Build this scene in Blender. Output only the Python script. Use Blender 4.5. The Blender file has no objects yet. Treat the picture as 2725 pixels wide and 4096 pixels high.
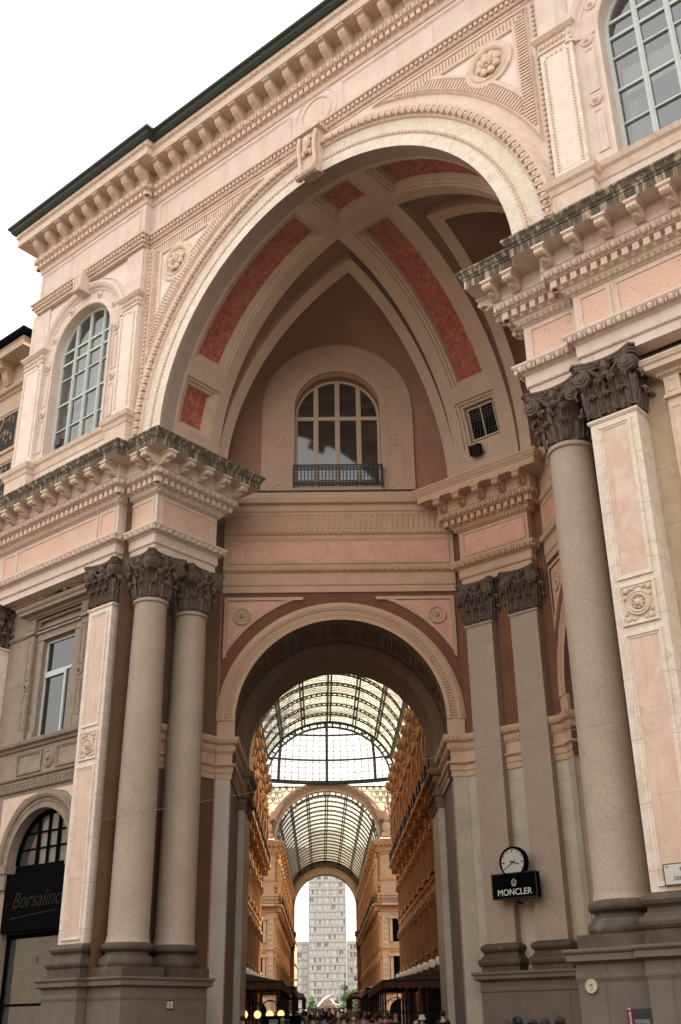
import bpy, bmesh, math, random
from math import sin, cos, pi, sqrt, radians, atan2
from mathutils import Matrix, Vector
random.seed(7)
S = bpy.context.scene
COL = S.collection
# ------------------------------------------------------------------ camera
cd = bpy.data.cameras.new('camera'); cam = bpy.data.objects.new('camera', cd); COL.objects.link(cam)
cd.sensor_fit = 'HORIZONTAL'; cd.sensor_width = 36; cd.lens = 36*4275.96/2725; cd.clip_start = .1; cd.clip_end = 3000
def cam_matrix(yaw, pitch, roll):
    f = Vector((-sin(yaw)*cos(pitch), cos(yaw)*cos(pitch), sin(pitch))); r = Vector((cos(yaw), sin(yaw), 0)); u = r.cross(f)
    r2 = r*cos(roll)+u*sin(roll); u2 = u*cos(roll)-r*sin(roll)
    return Matrix(((r2.x, u2.x, -f.x, 0), (r2.y, u2.y, -f.y, 0), (r2.z, u2.z, -f.z, 1.65), (0, 0, 0, 1)))
cam.matrix_world = cam_matrix(radians(-.520), radians(25.669), radians(-.771))
S.camera = cam
# ------------------------------------------------------------------ light
SUN_EL, SUN_AZ = 46, 74          # degrees; azimuth clockwise from +Y
w = bpy.data.worlds.new("World"); S.world = w; w.use_nodes = True
nt = w.node_tree; nt.nodes.clear()
sky = nt.nodes.new('ShaderNodeTexSky'); sky.sky_type = 'NISHITA'; sky.sun_disc = False
sky.sun_elevation = radians(SUN_EL); sky.sun_rotation = radians(SUN_AZ); sky.air_density = 1.2; sky.dust_density = 4; sky.ozone_density = 1
hz = nt.nodes.new('ShaderNodeMix'); hz.data_type = 'RGBA'; hz.inputs[0].default_value = .86; hz.inputs[7].default_value = (9.6, 9.3, 8.95, 1)
bg = nt.nodes.new('ShaderNodeBackground'); bg.inputs[1].default_value = .11
wo = nt.nodes.new('ShaderNodeOutputWorld')
nt.links.new(sky.outputs[0], hz.inputs[6]); nt.links.new(hz.outputs[2], bg.inputs[0]); nt.links.new(bg.outputs[0], wo.inputs[0])
sl = bpy.data.lights.new('sun', 'SUN'); sl.energy = 5; sl.angle = radians(.5); sl.color = (1, .86, .68)
so = bpy.data.objects.new('sun', sl); COL.objects.link(so)
sd = Vector((sin(radians(SUN_AZ))*cos(radians(SUN_EL)), cos(radians(SUN_AZ))*cos(radians(SUN_EL)), sin(radians(SUN_EL))))
so.rotation_euler = sd.to_track_quat('Z', 'Y').to_euler()
S.view_settings.view_transform = 'Standard'; S.view_settings.look = 'None'; S.view_settings.exposure = 1.15; S.view_settings.gamma = 1
S.cycles.max_bounces = 8; S.cycles.diffuse_bounces = 3; S.cycles.transparent_max_bounces = 16; S.cycles.caustics_reflective = False; S.cycles.caustics_refractive = False
# ------------------------------------------------------------------ materials
def L(n, a, b): n.links.new(a, b)
def mat(name, c1, c2=None, scale=2.0, rough=.75, bump=.0, bscale=30, speck=None, sscale=60, samt=.5, joint=None, jcol=.72, metal=0, spec=.3, stain=None, stv=(3, 3, .25), slo=.48, shi=.62, vor=None):
    m = bpy.data.materials.new(name); m.use_nodes = True; n = m.node_tree; b = n.nodes['Principled BSDF']
    b.inputs['Roughness'].default_value = rough; b.inputs['Metallic'].default_value = metal; b.inputs['Specular IOR Level'].default_value = spec
    c2 = c2 or tuple(x*.8 for x in c1)
    geo = n.nodes.new('ShaderNodeNewGeometry'); tc = geo.outputs['Position']
    def noise(sc, det=6, ro=.6, vec=None):
        q = n.nodes.new('ShaderNodeTexNoise'); q.inputs['Scale'].default_value = sc; q.inputs['Detail'].default_value = det; q.inputs['Roughness'].default_value = ro
        L(n, vec or tc, q.inputs['Vector']); return q.outputs['Fac']
    def ramp(src, lo, hi):
        r = n.nodes.new('ShaderNodeMapRange'); r.inputs[1].default_value = lo; r.inputs[2].default_value = hi; L(n, src, r.inputs[0]); return r.outputs[0]
    def mix(f, a, bb, amt=None):
        q = n.nodes.new('ShaderNodeMix'); q.data_type = 'RGBA'
        L(n, f, q.inputs[0])
        for i, x in ((6, a), (7, bb)):
            if isinstance(x, tuple): q.inputs[i].default_value = (*x, 1)
            else: L(n, x, q.inputs[i])
        return q.outputs[2]
    col = mix(ramp(noise(scale), .35, .65), tuple(c1), tuple(c2))
    if vor:
        v = n.nodes.new('ShaderNodeTexNoise'); v.inputs['Scale'].default_value = vor[1]; v.inputs['Detail'].default_value = 10; v.inputs['Roughness'].default_value = .75; v.inputs['Distortion'].default_value = 1.5
        L(n, tc, v.inputs['Vector']); col = mix(ramp(v.outputs['Fac'], .45, .66), col, vor[0])
    if speck: col = mix(ramp(noise(sscale, 2, .5), samt, samt+.12), col, tuple(speck))
    if stain:
        mp = n.nodes.new('ShaderNodeMapping'); mp.inputs['Scale'].default_value = stv; L(n, tc, mp.inputs[0])
        col = mix(ramp(noise(1.2, 8, .7, mp.outputs[0]), slo, shi), col, tuple(stain))
    if joint:
        w_, h_ = joint
        # blocks drawn on the plane that faces the street: along = x*cos - y*sin of the surface
        sx = n.nodes.new('ShaderNodeSeparateXYZ'); L(n, tc, sx.inputs[0])
        ad = n.nodes.new('ShaderNodeMath'); ad.operation = 'MULTIPLY_ADD'; ad.inputs[1].default_value = 1.3; L(n, sx.outputs[0], ad.inputs[0]); L(n, sx.outputs[1], ad.inputs[2])
        cb = n.nodes.new('ShaderNodeCombineXYZ'); L(n, ad.outputs[0], cb.inputs[0]); L(n, sx.outputs[2], cb.inputs[1])
        br = n.nodes.new('ShaderNodeTexBrick'); br.inputs['Color1'].default_value = (1, 1, 1, 1); br.inputs['Color2'].default_value = (.93, .93, .93, 1); br.inputs['Mortar'].default_value = (jcol, jcol, jcol, 1)
        br.inputs['Scale'].default_value = 1; br.inputs['Brick Width'].default_value = w_; br.inputs['Row Height'].default_value = h_; br.inputs['Mortar Size'].default_value = .012
        L(n, cb.outputs[0], br.inputs['Vector'])
        q = n.nodes.new('ShaderNodeMix'); q.data_type = 'RGBA'; q.blend_type = 'MULTIPLY'; q.inputs[0].default_value = 1; L(n, col, q.inputs[6]); L(n, br.outputs['Color'], q.inputs[7]); col = q.outputs[2]
    L(n, col, b.inputs['Base Color'])
    if bump:
        bn = n.nodes.new('ShaderNodeBump'); bn.inputs['Strength'].default_value = bump; bn.inputs['Distance'].default_value = .03
        L(n, noise(bscale, 4), bn.inputs['Height']); L(n, bn.outputs[0], b.inputs['Normal'])
    return m
def glassmat(name, tint, gloss=.25, trans=.6, diff=(.5, .5, .5), translucent=False, rough=.05):
    m = bpy.data.materials.new(name); m.use_nodes = True; n = m.node_tree; n.nodes.clear()
    o = n.nodes.new('ShaderNodeOutputMaterial'); t = n.nodes.new('ShaderNodeBsdfTransparent'); t.inputs[0].default_value = (*tint, 1)
    d = n.nodes.new('ShaderNodeBsdfTranslucent' if translucent else 'ShaderNodeBsdfDiffuse'); d.inputs[0].default_value = (*diff, 1)
    g = n.nodes.new('ShaderNodeBsdfGlossy'); g.inputs['Roughness'].default_value = rough
    a = n.nodes.new('ShaderNodeMixShader'); a.inputs[0].default_value = trans; L(n, d.outputs[0], a.inputs[1]); L(n, t.outputs[0], a.inputs[2])
    b = n.nodes.new('ShaderNodeMixShader'); b.inputs[0].default_value = gloss; L(n, a.outputs[0], b.inputs[1]); L(n, g.outputs[0], b.inputs[2]); L(n, b.outputs[0], o.inputs[0]); return m
def emit(name, c, s):
    m = bpy.data.materials.new(name); m.use_nodes = True; b = m.node_tree.nodes['Principled BSDF']; b.inputs['Base Color'].default_value = (*c, 1); b.inputs['Emission Color'].default_value = (*c, 1); b.inputs['Emission Strength'].default_value = s; return m
M = {}
M['pink'] = mat('pale_pink_stone', (.72, .59, .51), (.66, .52, .435), 1.0, .8, .15, 25, joint=(2.2, 1.1), jcol=.8, stain=(.50, .39, .31), stv=(1.6, 1.6, .16), slo=.54, shi=.78)
M['panel'] = mat('rose_plaster_panel', (.78, .66, .58), (.74, .60, .52), .9, .8, .1, 30, vor=((.70, .54, .45), .8))
M['white'] = mat('cream_marble', (.78, .68, .58), (.72, .61, .51), 1.5, .6, .12, 20, vor=((.60, .48, .37), 2.2), joint=(50, 1.75), jcol=.66, stain=(.55, .43, .33), stv=(2.2, 2.2, .25), slo=.56, shi=.76)
M['trim'] = mat('carved_tan_stone', (.69, .54, .43), (.61, .465, .36), 3, .85, .25, 18, stain=(.42, .29, .21), stv=(2, 2, .5), slo=.55, shi=.8)
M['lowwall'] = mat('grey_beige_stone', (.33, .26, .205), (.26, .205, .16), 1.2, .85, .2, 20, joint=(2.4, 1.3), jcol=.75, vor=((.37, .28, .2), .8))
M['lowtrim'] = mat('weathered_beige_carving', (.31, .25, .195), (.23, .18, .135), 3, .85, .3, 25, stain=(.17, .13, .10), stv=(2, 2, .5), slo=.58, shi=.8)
M['pier_pink'] = mat('pink_veined_marble', (.69, .50, .40), (.61, .41, .31), .9, .6, .1, 30, vor=((.70, .56, .46), 1.3), stain=(.56, .32, .2), stv=(2.5, 2.5, .2), slo=.56, shi=.74, joint=(50, 2.4), jcol=.8)
M['friezep'] = mat('peach_frieze_slab', (.70, .48, .36), (.64, .43, .32), 1, .8, .25, 40, speck=(.42, .25, .18), sscale=9, samt=.62)
M['dirty'] = mat('black_stained_cornice_stone', (.13, .105, .075), (.075, .062, .046), 2.5, .9, .15, 25, stain=(.55, .44, .33), stv=(4.5, 4.5, .25), slo=.50, shi=.66)
M['granite'] = mat('grey_brown_granite', (.44, .345, .265), (.39, .30, .23), .8, .55, .06, 60, speck=(.25, .19, .15), sscale=34, samt=.52)
M['bronze'] = mat('soot_black_capital_stone', (.070, .046, .036), (.14, .10, .078), 6, .75, .25, 30)
M['base'] = mat('dark_worn_base_stone', (.065, .048, .036), (.105, .078, .058), 2, .6, .3, 14, stain=(.22, .18, .15), stv=(1, 1, 1), slo=.6, shi=.75)
M['plinth'] = mat('grey_pedestal_granite', (.18, .142, .11), (.145, .115, .09), 1.1, .7, .12, 50, speck=(.15, .115, .09), sscale=34, samt=.54, joint=(2.6, 5), jcol=.75)
M['brown'] = mat('red_brown_plaster', (.19, .075, .036), (.15, .06, .03), 1.0, .9, .1, 20)
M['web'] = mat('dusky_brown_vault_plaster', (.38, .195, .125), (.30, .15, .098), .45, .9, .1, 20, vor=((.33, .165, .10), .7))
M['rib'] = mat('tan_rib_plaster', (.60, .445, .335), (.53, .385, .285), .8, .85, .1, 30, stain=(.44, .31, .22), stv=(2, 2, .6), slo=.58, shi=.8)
M['soffit'] = mat('grey_soffit_stone', (.40, .31, .25), (.34, .26, .21), 2, .85, .2, 20, joint=(60, 60))
M['red'] = mat('brick_red_scagliola', (.43, .085, .045), (.28, .05, .028), 1.8, .6, .1, 30, vor=((.55, .24, .16), 2.4))
M['inner'] = mat('warm_peach_plaster', (.59, .39, .265), (.53, .345, .23), .9, .85, .2, 25)
M['innerpanel'] = mat('salmon_marble_panel', (.68, .37, .27), (.60, .30, .21), 1.5, .5, .1, 30, vor=((.70, .42, .32), 1.6))
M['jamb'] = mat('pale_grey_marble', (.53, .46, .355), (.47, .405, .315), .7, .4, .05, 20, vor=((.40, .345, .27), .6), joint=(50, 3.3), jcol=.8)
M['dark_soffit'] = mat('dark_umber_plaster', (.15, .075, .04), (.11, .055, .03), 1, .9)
M['copper'] = mat('green_black_copper', (.018, .030, .022), (.03, .04, .026), 3, .6, .1, 20, stain=(.16, .2, .14), stv=(3, 3, 1), slo=.66, shi=.8)
M['frame'] = mat('pale_green_paint', (.55, .60, .57), (.48, .53, .50), 6, .6)
M['cream'] = mat('cream_wood_paint', (.55, .44, .32), (.50, .40, .29), 4, .6)
M['iron'] = mat('black_iron', (.018, .018, .018), (.03, .028, .025), 8, .5, metal=.3)
M['black'] = mat('black_lacquer', (.003, .003, .0035), (.004, .004, .004), 4, .9, spec=.02)
M['room'] = mat('dark_room', (.05, .035, .028), (.04, .03, .02), 2, .9)
M['curtain'] = mat('white_curtain', (.62, .58, .52), (.50, .47, .43), 3, .9)
M['ochre'] = mat('ochre_gallery_stone', (.43, .22, .095), (.34, .165, .065), .8, .8, .1, 12, vor=((.29, .13, .05), 1.5))
M['ochre_l'] = mat('light_ochre_trim', (.56, .32, .155), (.47, .25, .115), 1.5, .8, .1, 20)
M['tracglass'] = glassmat('amber_tracery_glass', (.80, .66, .44), .02, .6, (.5, .4, .25), True)
M['cofferdark'] = mat('dim_red_brown_panel', (.16, .045, .02), (.11, .03, .015), 2, .9)
M['steel'] = mat('dark_green_iron', (.045, .06, .05), (.06, .075, .06), 3, .6)
M['roofglass'] = glassmat('roof_glass', (.84, .80, .71), .02, .56, (.52, .48, .38), True)
M['domeglass'] = glassmat('dome_glass', (.95, .93, .87), .02, .72, (.88, .84, .76), True)
M['pane'] = glassmat('window_pane', (.66, .70, .70), .19, .74, (.09, .10, .10))
M['darkpane'] = glassmat('dark_window_pane', (.30, .26, .22), .14, .5, (.03, .03, .03))
M['towerwall'] = mat('grey_concrete_grid', (.50, .46, .40), (.46, .42, .36), .3, .8)
M['towerglass'] = mat('office_glass', (.36, .36, .33), (.46, .44, .40), .35, .25, spec=.6)
M['whitep'] = mat('white_blind', (.62, .60, .55), (.56, .54, .5), .5, .7)
M['leafm'] = mat('tree_leaf', (.06, .11, .03), (.035, .07, .02), 1.2, .7)
M['bark'] = mat('tree_bark', (.12, .09, .06), (.08, .06, .04), 3, .9)
M['asphalt'] = mat('stone_paving', (.095, .085, .075), (.075, .068, .06), .5, .7)
M['silver'] = mat('silver_metal', (.62, .60, .56), (.5, .48, .45), .8, .25, metal=.9)
M['awning'] = mat('dark_brown_canvas', (.05, .028, .016), (.04, .022, .013), 2, .9)
M['valance'] = mat('tan_canvas_valance', (.20, .11, .06), (.15, .085, .045), 2, .9)
M['globe'] = emit('opal_glass', (.72, .62, .52), .10)
M['globelit'] = emit('lit_opal_glass', (1, .50, .20), .9)
M['sign_white'] = mat('white_letter', (.75, .73, .70), (.7, .7, .66), 3, .5)
M['clockface'] = mat('clock_dial', (.55, .52, .46), (.5, .47, .42), 2, .5)
M['slate'] = mat('street_sign_marble', (.55, .53, .49), (.5, .48, .44), 3, .5)
M['infored'] = mat('red_enamel', (.18, .012, .015), (.17, .012, .015), 3, .4)
M['infogrey'] = mat('dark_grey_enamel', (.03, .032, .034), (.035, .036, .038), 3, .4)
M['brass'] = mat('dull_gold', (.012, .009, .004), (.010, .007, .003), 3, .9)
M['relief'] = mat('brown_black_sgraffito', (.03, .028, .026), (.035, .03, .028), 2, .9)
M['reliefl'] = mat('buff_relief_figures', (.30, .23, .16), (.22, .17, .12), 4, .9)
M['plaque'] = mat('cream_enamel', (.50, .44, .33), (.45, .40, .30), 3, .5)
M['shadowgrey'] = mat('grey_mannequin', (.06, .06, .055), (.05, .048, .042), 3, .6)
M['display'] = mat('pale_shop_backdrop', (.62, .64, .56), (.55, .57, .5), .6, .8)
M['sidetan'] = mat('muted_tan_stone', (.50, .37, .27), (.43, .31, .225), 1.2, .85, .2, 20)
M['line'] = mat('net_cord', (.22, .18, .145), (.2, .165, .13), 3, .9)
# ------------------------------------------------------------------ frames
TF = radians(40.477); UAX = -25.10
class Frame:
    def __init__(s, o, ang, mirror=False, pre=None): s.o = o; s.a = ang; s.m = mirror; s.pre = pre
    def w(s, p):
        x, y, z = p
        if s.m: x = -x
        q = (s.o[0]+x*cos(s.a)-y*sin(s.a), s.o[1]+x*sin(s.a)+y*cos(s.a), s.o[2]+z)
        return s.pre(q) if s.pre else q
eF = (cos(TF), -sin(TF)); eN = (sin(TF), cos(TF))
F = Frame((UAX*eF[0], UAX*eF[1], 0), -TF)
def Finv(q): x, y = q[0]-F.o[0], q[1]-F.o[1]; return (x*eF[0]+y*eF[1], x*eN[0]+y*eN[1], q[2])
def mirF(q): a = Finv(q); return F.w((-a[0], a[1], a[2]))
BW = Frame((.345, 50, 0), 0)                     # north wall of the vestibule, y goes in
EW = Frame((.345, 50, 0), 0, pre=mirF)           # its twin on the east side
G = Frame((.25, 57.8, 0), math.atan(.0132))      # the gallery
WD = Frame((0, 0, 0), 0)
# ------------------------------------------------------------------ mesh builder
class MB:
    def __init__(s): s.v = []; s.f = []
    def add(s, vs, fs):
        o = len(s.v); s.v += [tuple(p) for p in vs]; s.f += [tuple(i+o for i in f) for f in fs]
    def box(s, x0, x1, y0, y1, z0, z1):
        s.add([(x0, y0, z0), (x1, y0, z0), (x1, y1, z0), (x0, y1, z0), (x0, y0, z1), (x1, y0, z1), (x1, y1, z1), (x0, y1, z1)],
              [(0, 3, 2, 1), (4, 5, 6, 7), (0, 1, 5, 4), (1, 2, 6, 5), (2, 3, 7, 6), (3, 0, 4, 7)])
    def obox(s, cx, cy, dx, dy, hw, p0, p1, z0, z1, p0t=None, p1t=None):
        # along (dx,dy), outward normal n=(dy,-dx)
        nx, ny = dy, -dx; p0t = p0 if p0t is None else p0t; p1t = p1 if p1t is None else p1t; V = []
        for z, a, b in ((z0, p0, p1), (z1, p0t, p1t)):
            for w_, p in ((-hw, a), (hw, a), (hw, b), (-hw, b)): V.append((cx+dx*w_+nx*p, cy+dy*w_+ny*p, z))
        s.add(V, [(0, 3, 2, 1), (4, 5, 6, 7), (0, 1, 5, 4), (1, 2, 6, 5), (2, 3, 7, 6), (3, 0, 4, 7)])
    def quad(s, a, b, c, d): s.add([a, b, c, d], [(0, 1, 2, 3)])
    def blob(s, c, r, n=6, m=4, ang=0):
        V = []; ca, sa = cos(ang), sin(ang)
        for j in range(1, m):
            t = pi*j/m
            for i in range(n):
                a = 2*pi*i/n; x, y, z = r[0]*sin(t)*cos(a), r[1]*sin(t)*sin(a), r[2]*cos(t); V.append((c[0]+x*ca-y*sa, c[1]+x*sa+y*ca, c[2]+z))
        V += [(c[0], c[1], c[2]+r[2]), (c[0], c[1], c[2]-r[2])]; T = len(V)-2; f = []
        for i in range(n):
            k = (i+1) % n; f.append((T, i, k)); f.append((T+1, (m-2)*n+k, (m-2)*n+i))
            for j in range(m-2): f.append((j*n+i, (j+1)*n+i, (j+1)*n+k, j*n+k))
        s.add(V, f)
    def lathe(s, c, prof, n=24, cap=True):
        V = []; f = []
        for r, z in prof:
            for i in range(n): a = 2*pi*i/n; V.append((c[0]+r*cos(a), c[1]+r*sin(a), c[2]+z))
        for j in range(len(prof)-1):
            for i in range(n): k = (i+1) % n; f.append((j*n+i, j*n+k, (j+1)*n+k, (j+1)*n+i))
        if cap: f.append(tuple(range(n-1, -1, -1))); f.append(tuple((len(prof)-1)*n+i for i in range(n)))
        s.add(V, f)
    def tube(s, pts, r, n=5, taper=None):
        pts = [Vector(p) for p in pts]; V = []; f = []; N = len(pts)
        for i, p in enumerate(pts):
            t = (pts[min(i+1, N-1)]-pts[max(i-1, 0)]).normalized(); a = t.orthogonal().normalized() if abs(t.z) > .9 or True else None
            up = Vector((0, 0, 1)) if abs(t.z) < .95 else Vector((1, 0, 0)); a = t.cross(up).normalized(); b = t.cross(a)
            rr = r if taper is None else taper[i]
            for k in range(n): q = 2*pi*k/n+pi/n; V.append(p+a*rr*cos(q)+b*rr*sin(q))
        for i in range(N-1):
            for k in range(n): l = (k+1) % n; f.append((i*n+k, i*n+l, (i+1)*n+l, (i+1)*n+k))
        f.append(tuple(range(n))); f.append(tuple((N-1)*n+k for k in range(n-1, -1, -1)))
        s.add(V, f)
    def prism(s, poly, axis, a0, a1):
        # poly in the two other coords; axis 'x','y','z'
        def P(p, a): return {'x': (a, p[0], p[1]), 'y': (p[0], a, p[1]), 'z': (p[0], p[1], a)}[axis]
        n = len(poly); s.add([P(p, a0) for p in poly]+[P(p, a1) for p in poly], [tuple(range(n)), tuple(range(2*n-1, n-1, -1))]+[(i, (i+1) % n, n+(i+1) % n, n+i) for i in range(n)])
    def disc_y(s, cx, y0, y1, cz, r, n=16, r1=None):
        r1 = r if r1 is None else r1; V = []
        for y, q in ((y0, r), (y1, r1)):
            for i in range(n): a = 2*pi*i/n; V.append((cx+q*cos(a), y, cz+q*sin(a)))
        s.add(V, [tuple(range(n)), tuple(range(2*n-1, n-1, -1))]+[(i, n+i, n+(i+1) % n, (i+1) % n) for i in range(n)])
    def ring_y(s, cx, v, cz, prof, a0=0, a1=2*pi, n=24, sx=1):
        # prof: list of (radius, out) ; surface at y=v-out
        V = []; f = []; k = len(prof)
        for i in range(n+1):
            a = a0+(a1-a0)*i/n
            for r, o in prof: V.append((cx+r*cos(a)*sx, v-o, cz+r*sin(a)))
        for i in range(n):
            for j in range(k-1): f.append((i*k+j, i*k+j+1, (i+1)*k+j+1, (i+1)*k+j))
        if abs(a1-a0) < 2*pi-.01: f.append(tuple(range(k))); f.append(tuple(n*k+j for j in range(k-1, -1, -1)))
        s.add(V, f)
def miter(path):
    out = []; N = len(path)
    for i in range(N):
        ns = []
        for a, b in ((i-1, i), (i, i+1)):
            if a >= 0 and b < N:
                dx, dy = path[b][0]-path[a][0], path[b][1]-path[a][1]; l = math.hypot(dx, dy); ns.append((dy/l, -dx/l))
        if len(ns) == 1: out.append(ns[0])
        else:
            d = 1+ns[0][0]*ns[1][0]+ns[0][1]*ns[1][1]; out.append(((ns[0][0]+ns[1][0])/d, (ns[0][1]+ns[1][1])/d))
    return out
def sweep(mb, path, prof, cap=True):
    ms = miter(path); V = []; f = []; k = len(prof)
    for p, m in zip(path, ms):
        for o, z in prof: V.append((p[0]+m[0]*o, p[1]+m[1]*o, z))
    for i in range(len(path)-1):
        for j in range(k-1): f.append((i*k+j, (i+1)*k+j, (i+1)*k+j+1, i*k+j+1))
    if cap:
        for i in (0, len(path)-1): f.append(tuple(i*k+j for j in range(k)))
    mb.add(V, f)
def along(path, proj, sp, inset=.5, skip=None):
    ms = miter(path)
    for i in range(len(path)-1):
        if skip and i in skip: continue
        a = (path[i][0]+ms[i][0]*proj, path[i][1]+ms[i][1]*proj); b = (path[i+1][0]+ms[i+1][0]*proj, path[i+1][1]+ms[i+1][1]*proj)
        dx0, dy0 = path[i+1][0]-path[i][0], path[i+1][1]-path[i][1]; l0 = math.hypot(dx0, dy0); dx, dy = dx0/l0, dy0/l0
        ln = (b[0]-a[0])*dx+(b[1]-a[1])*dy
        if ln < sp*.6: continue
        n = max(1, round(ln/sp)); st = ln/n
        for q in range(n): t = (q+.5)*st; yield (a[0]+dx*t, a[1]+dy*t, dx, dy, st)
def eggs(mb, path, proj, z, sp, r, skip=None):
    for x, y, dx, dy, st in along(path, proj, sp, skip=skip):
        mb.blob((x, y, z), (st*.33, r*.8, r), 6, 4, atan2(dy, dx))
        mb.obox(x+dx*st*.5, y+dy*st*.5, dx, dy, st*.06, -r*.3, r*.45, z-r*.9, z+r*.8)
def dentils(mb, path, proj0, proj1, z0, z1, sp, fill=.62, skip=None):
    for x, y, dx, dy, st in along(path, proj1, sp, skip=skip): mb.obox(x, y, dx, dy, st*fill/2, proj0-proj1, 0, z0, z1)
# ------------------------------------------------------------------ things
SPLIT = {'coffer_panel', 'coffer_frame', 'string_course', 'pane', 'impost', 'spandrel', 'rib_foot', 'plaster_wall', 'marble_wall', 'field', 'frieze_slab', 'spandrel_field', 'rosette', 'bead_strip', 'panel', 'end_windows', 'shelf', 'seal', 'side_wall', 'frieze', 'blind', 'panel_moulding'}
def clusters(mb, gap=.06):
    n = len(mb.v); par = list(range(n))
    def find(i):
        while par[i] != i: par[i] = par[par[i]]; i = par[i]
        return i
    for f in mb.f:
        a = find(f[0])
        for j in f[1:]: par[find(j)] = a
    comp = {}
    for i in range(n): comp.setdefault(find(i), []).append(i)
    if len(comp) > 1500: return [mb]
    bb = []
    for k, ids in comp.items():
        P = [mb.v[i] for i in ids]; bb.append([k, [min(p[a] for p in P)-gap for a in range(3)], [max(p[a] for p in P)+gap for a in range(3)]])
    bb.sort(key=lambda b: b[1][0]); g = {b[0]: b[0] for b in bb}
    def gf(k):
        while g[k] != k: g[k] = g[g[k]]; k = g[k]
        return k
    for i, b in enumerate(bb):
        for c in bb[i+1:]:
            if c[1][0] > b[2][0]: break
            if all(c[1][a] <= b[2][a] and b[1][a] <= c[2][a] for a in (1, 2)): g[gf(c[0])] = gf(b[0])
    out = {}
    for f in mb.f:
        k = gf(find(f[0])); q, idx = out.setdefault(k, (MB(), {})); t = []
        for i in f:
            if i not in idx: idx[i] = len(q.v); q.v.append(mb.v[i])
            t.append(idx[i])
        q.f.append(tuple(t))
    return [q for q, _ in out.values()]
class Thing:
    def __init__(s, name, label, cat, frame=F, base=(0, 0, 0), group=None):
        o = bpy.data.objects.new(name, None); COL.objects.link(o); o.empty_display_size = .3
        s.loc = frame.w(base); s.ang = frame.a; s.frame = frame; o.location = s.loc; o.rotation_euler = (0, 0, s.ang)
        o['label'] = label; o['category'] = cat
        if group: o['group'] = group
        s.o = o
    def loc_of(s, wpt):
        x, y, z = wpt[0]-s.loc[0], wpt[1]-s.loc[1], wpt[2]-s.loc[2]; c, n = cos(s.ang), sin(s.ang); return (x*c+y*n, -x*n+y*c, z)
    def part(s, name, mb, m, parent=None, frame=None, smooth=False, label=None, kind=None):
        frame = frame or s.frame
        if name in SPLIT:
            cl = clusters(mb)
            if 1 < len(cl) < 40: return [s.part0(name, q, m, parent, frame, smooth, label, kind) for q in cl][0]
        return s.part0(name, mb, m, parent, frame, smooth, label, kind)
    def part0(s, name, mb, m, parent=None, frame=None, smooth=False, label=None, kind=None):
        me = bpy.data.meshes.new(name); vs = [s.loc_of(frame.w(p)) for p in mb.v]; me.from_pydata(vs, [], mb.f); me.update()
        me.materials.append(M[m] if isinstance(m, str) else m)
        if smooth: me.polygons.foreach_set('use_smooth', [True]*len(me.polygons)); 
        if smooth:
            try: me.set_sharp_from_angle(angle=radians(35))
            except Exception: pass
        o = bpy.data.objects.new(name, me); COL.objects.link(o); o.parent = parent or s.o
        if label: o['label'] = label
        if kind: o['kind'] = kind
        return o
    def split(s, name, mb, m, **k):
        out = []
        for sg in (-1, 1):
            q = MB(); idx = {}
            for f in mb.f:
                if (sum(mb.v[i][0] for i in f) > 0) == (sg > 0):
                    g = []
                    for i in f:
                        if i not in idx: idx[i] = len(q.v); q.v.append(mb.v[i])
                        g.append(idx[i])
                    q.f.append(tuple(g))
            if q.f: out.append(s.part(name, q, m, **k))
        return out
    def copies(s, name, mb, m, spots, parent=None, frame=None, smooth=False):
        """spots: list of (x,y,z,rotz) in frame coordinates; shared mesh"""
        frame = frame or s.frame; me = bpy.data.meshes.new(name); me.from_pydata(mb.v, [], mb.f); me.update(); me.materials.append(M[m] if isinstance(m, str) else m)
        if smooth: me.polygons.foreach_set('use_smooth', [True]*len(me.polygons)); me.set_sharp_from_angle(angle=radians(35))
        out = []
        for x, y, z, r in spots:
            o = bpy.data.objects.new(name, me); COL.objects.link(o); o.parent = parent or s.o
            p0 = s.loc_of(frame.w((x, y, z))); p1 = s.loc_of(frame.w((x+cos(r), y+sin(r), z)))
            o.location = p0; o.rotation_euler = (0, 0, atan2(p1[1]-p0[1], p1[0]-p0[0])); out.append(o)
        return out
def copytree(o, parent=None):
    c = o.copy(); COL.objects.link(c); c.parent = parent
    for ch in list(o.children): copytree(ch, c)
    return c
def setting(name, mb, m, frame=WD, kind='structure', **k):
    t = bpy.data.meshes.new(name); t.from_pydata([frame.w(p) for p in mb.v], [], mb.f); t.materials.append(M[m]); o = bpy.data.objects.new(name, t); COL.objects.link(o); o['kind'] = kind
    for a, b in k.items(): o[a] = b
    return o
def text(txt, size, m, thing, pos, parent, rot=(pi/2, 0, 0), name='lettering', shear=0, ext=.004, align='CENTER', space=1):
    c = bpy.data.curves.new(name, 'FONT'); c.body = txt; c.size = size; c.extrude = ext; c.align_x = align; c.align_y = 'CENTER'; c.shear = shear; c.space_character = space
    o = bpy.data.objects.new(name, c); COL.objects.link(o)
    bpy.context.view_layer.update()
    me = bpy.data.meshes.new_from_object(o.evaluated_get(bpy.context.evaluated_depsgraph_get())); bpy.data.objects.remove(o)
    me.materials.clear(); me.materials.append(M[m]); o = bpy.data.objects.new(name, me); COL.objects.link(o)
    o.parent = parent; o.location = thing.loc_of(thing.frame.w(pos)); o.rotation_euler = rot; return o
# ------------------------------------------------------------------ ground
g = MB(); g.box(-900, 900, -300, 1500, -.3, 0); setting('ground', g, 'asphalt')
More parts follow.
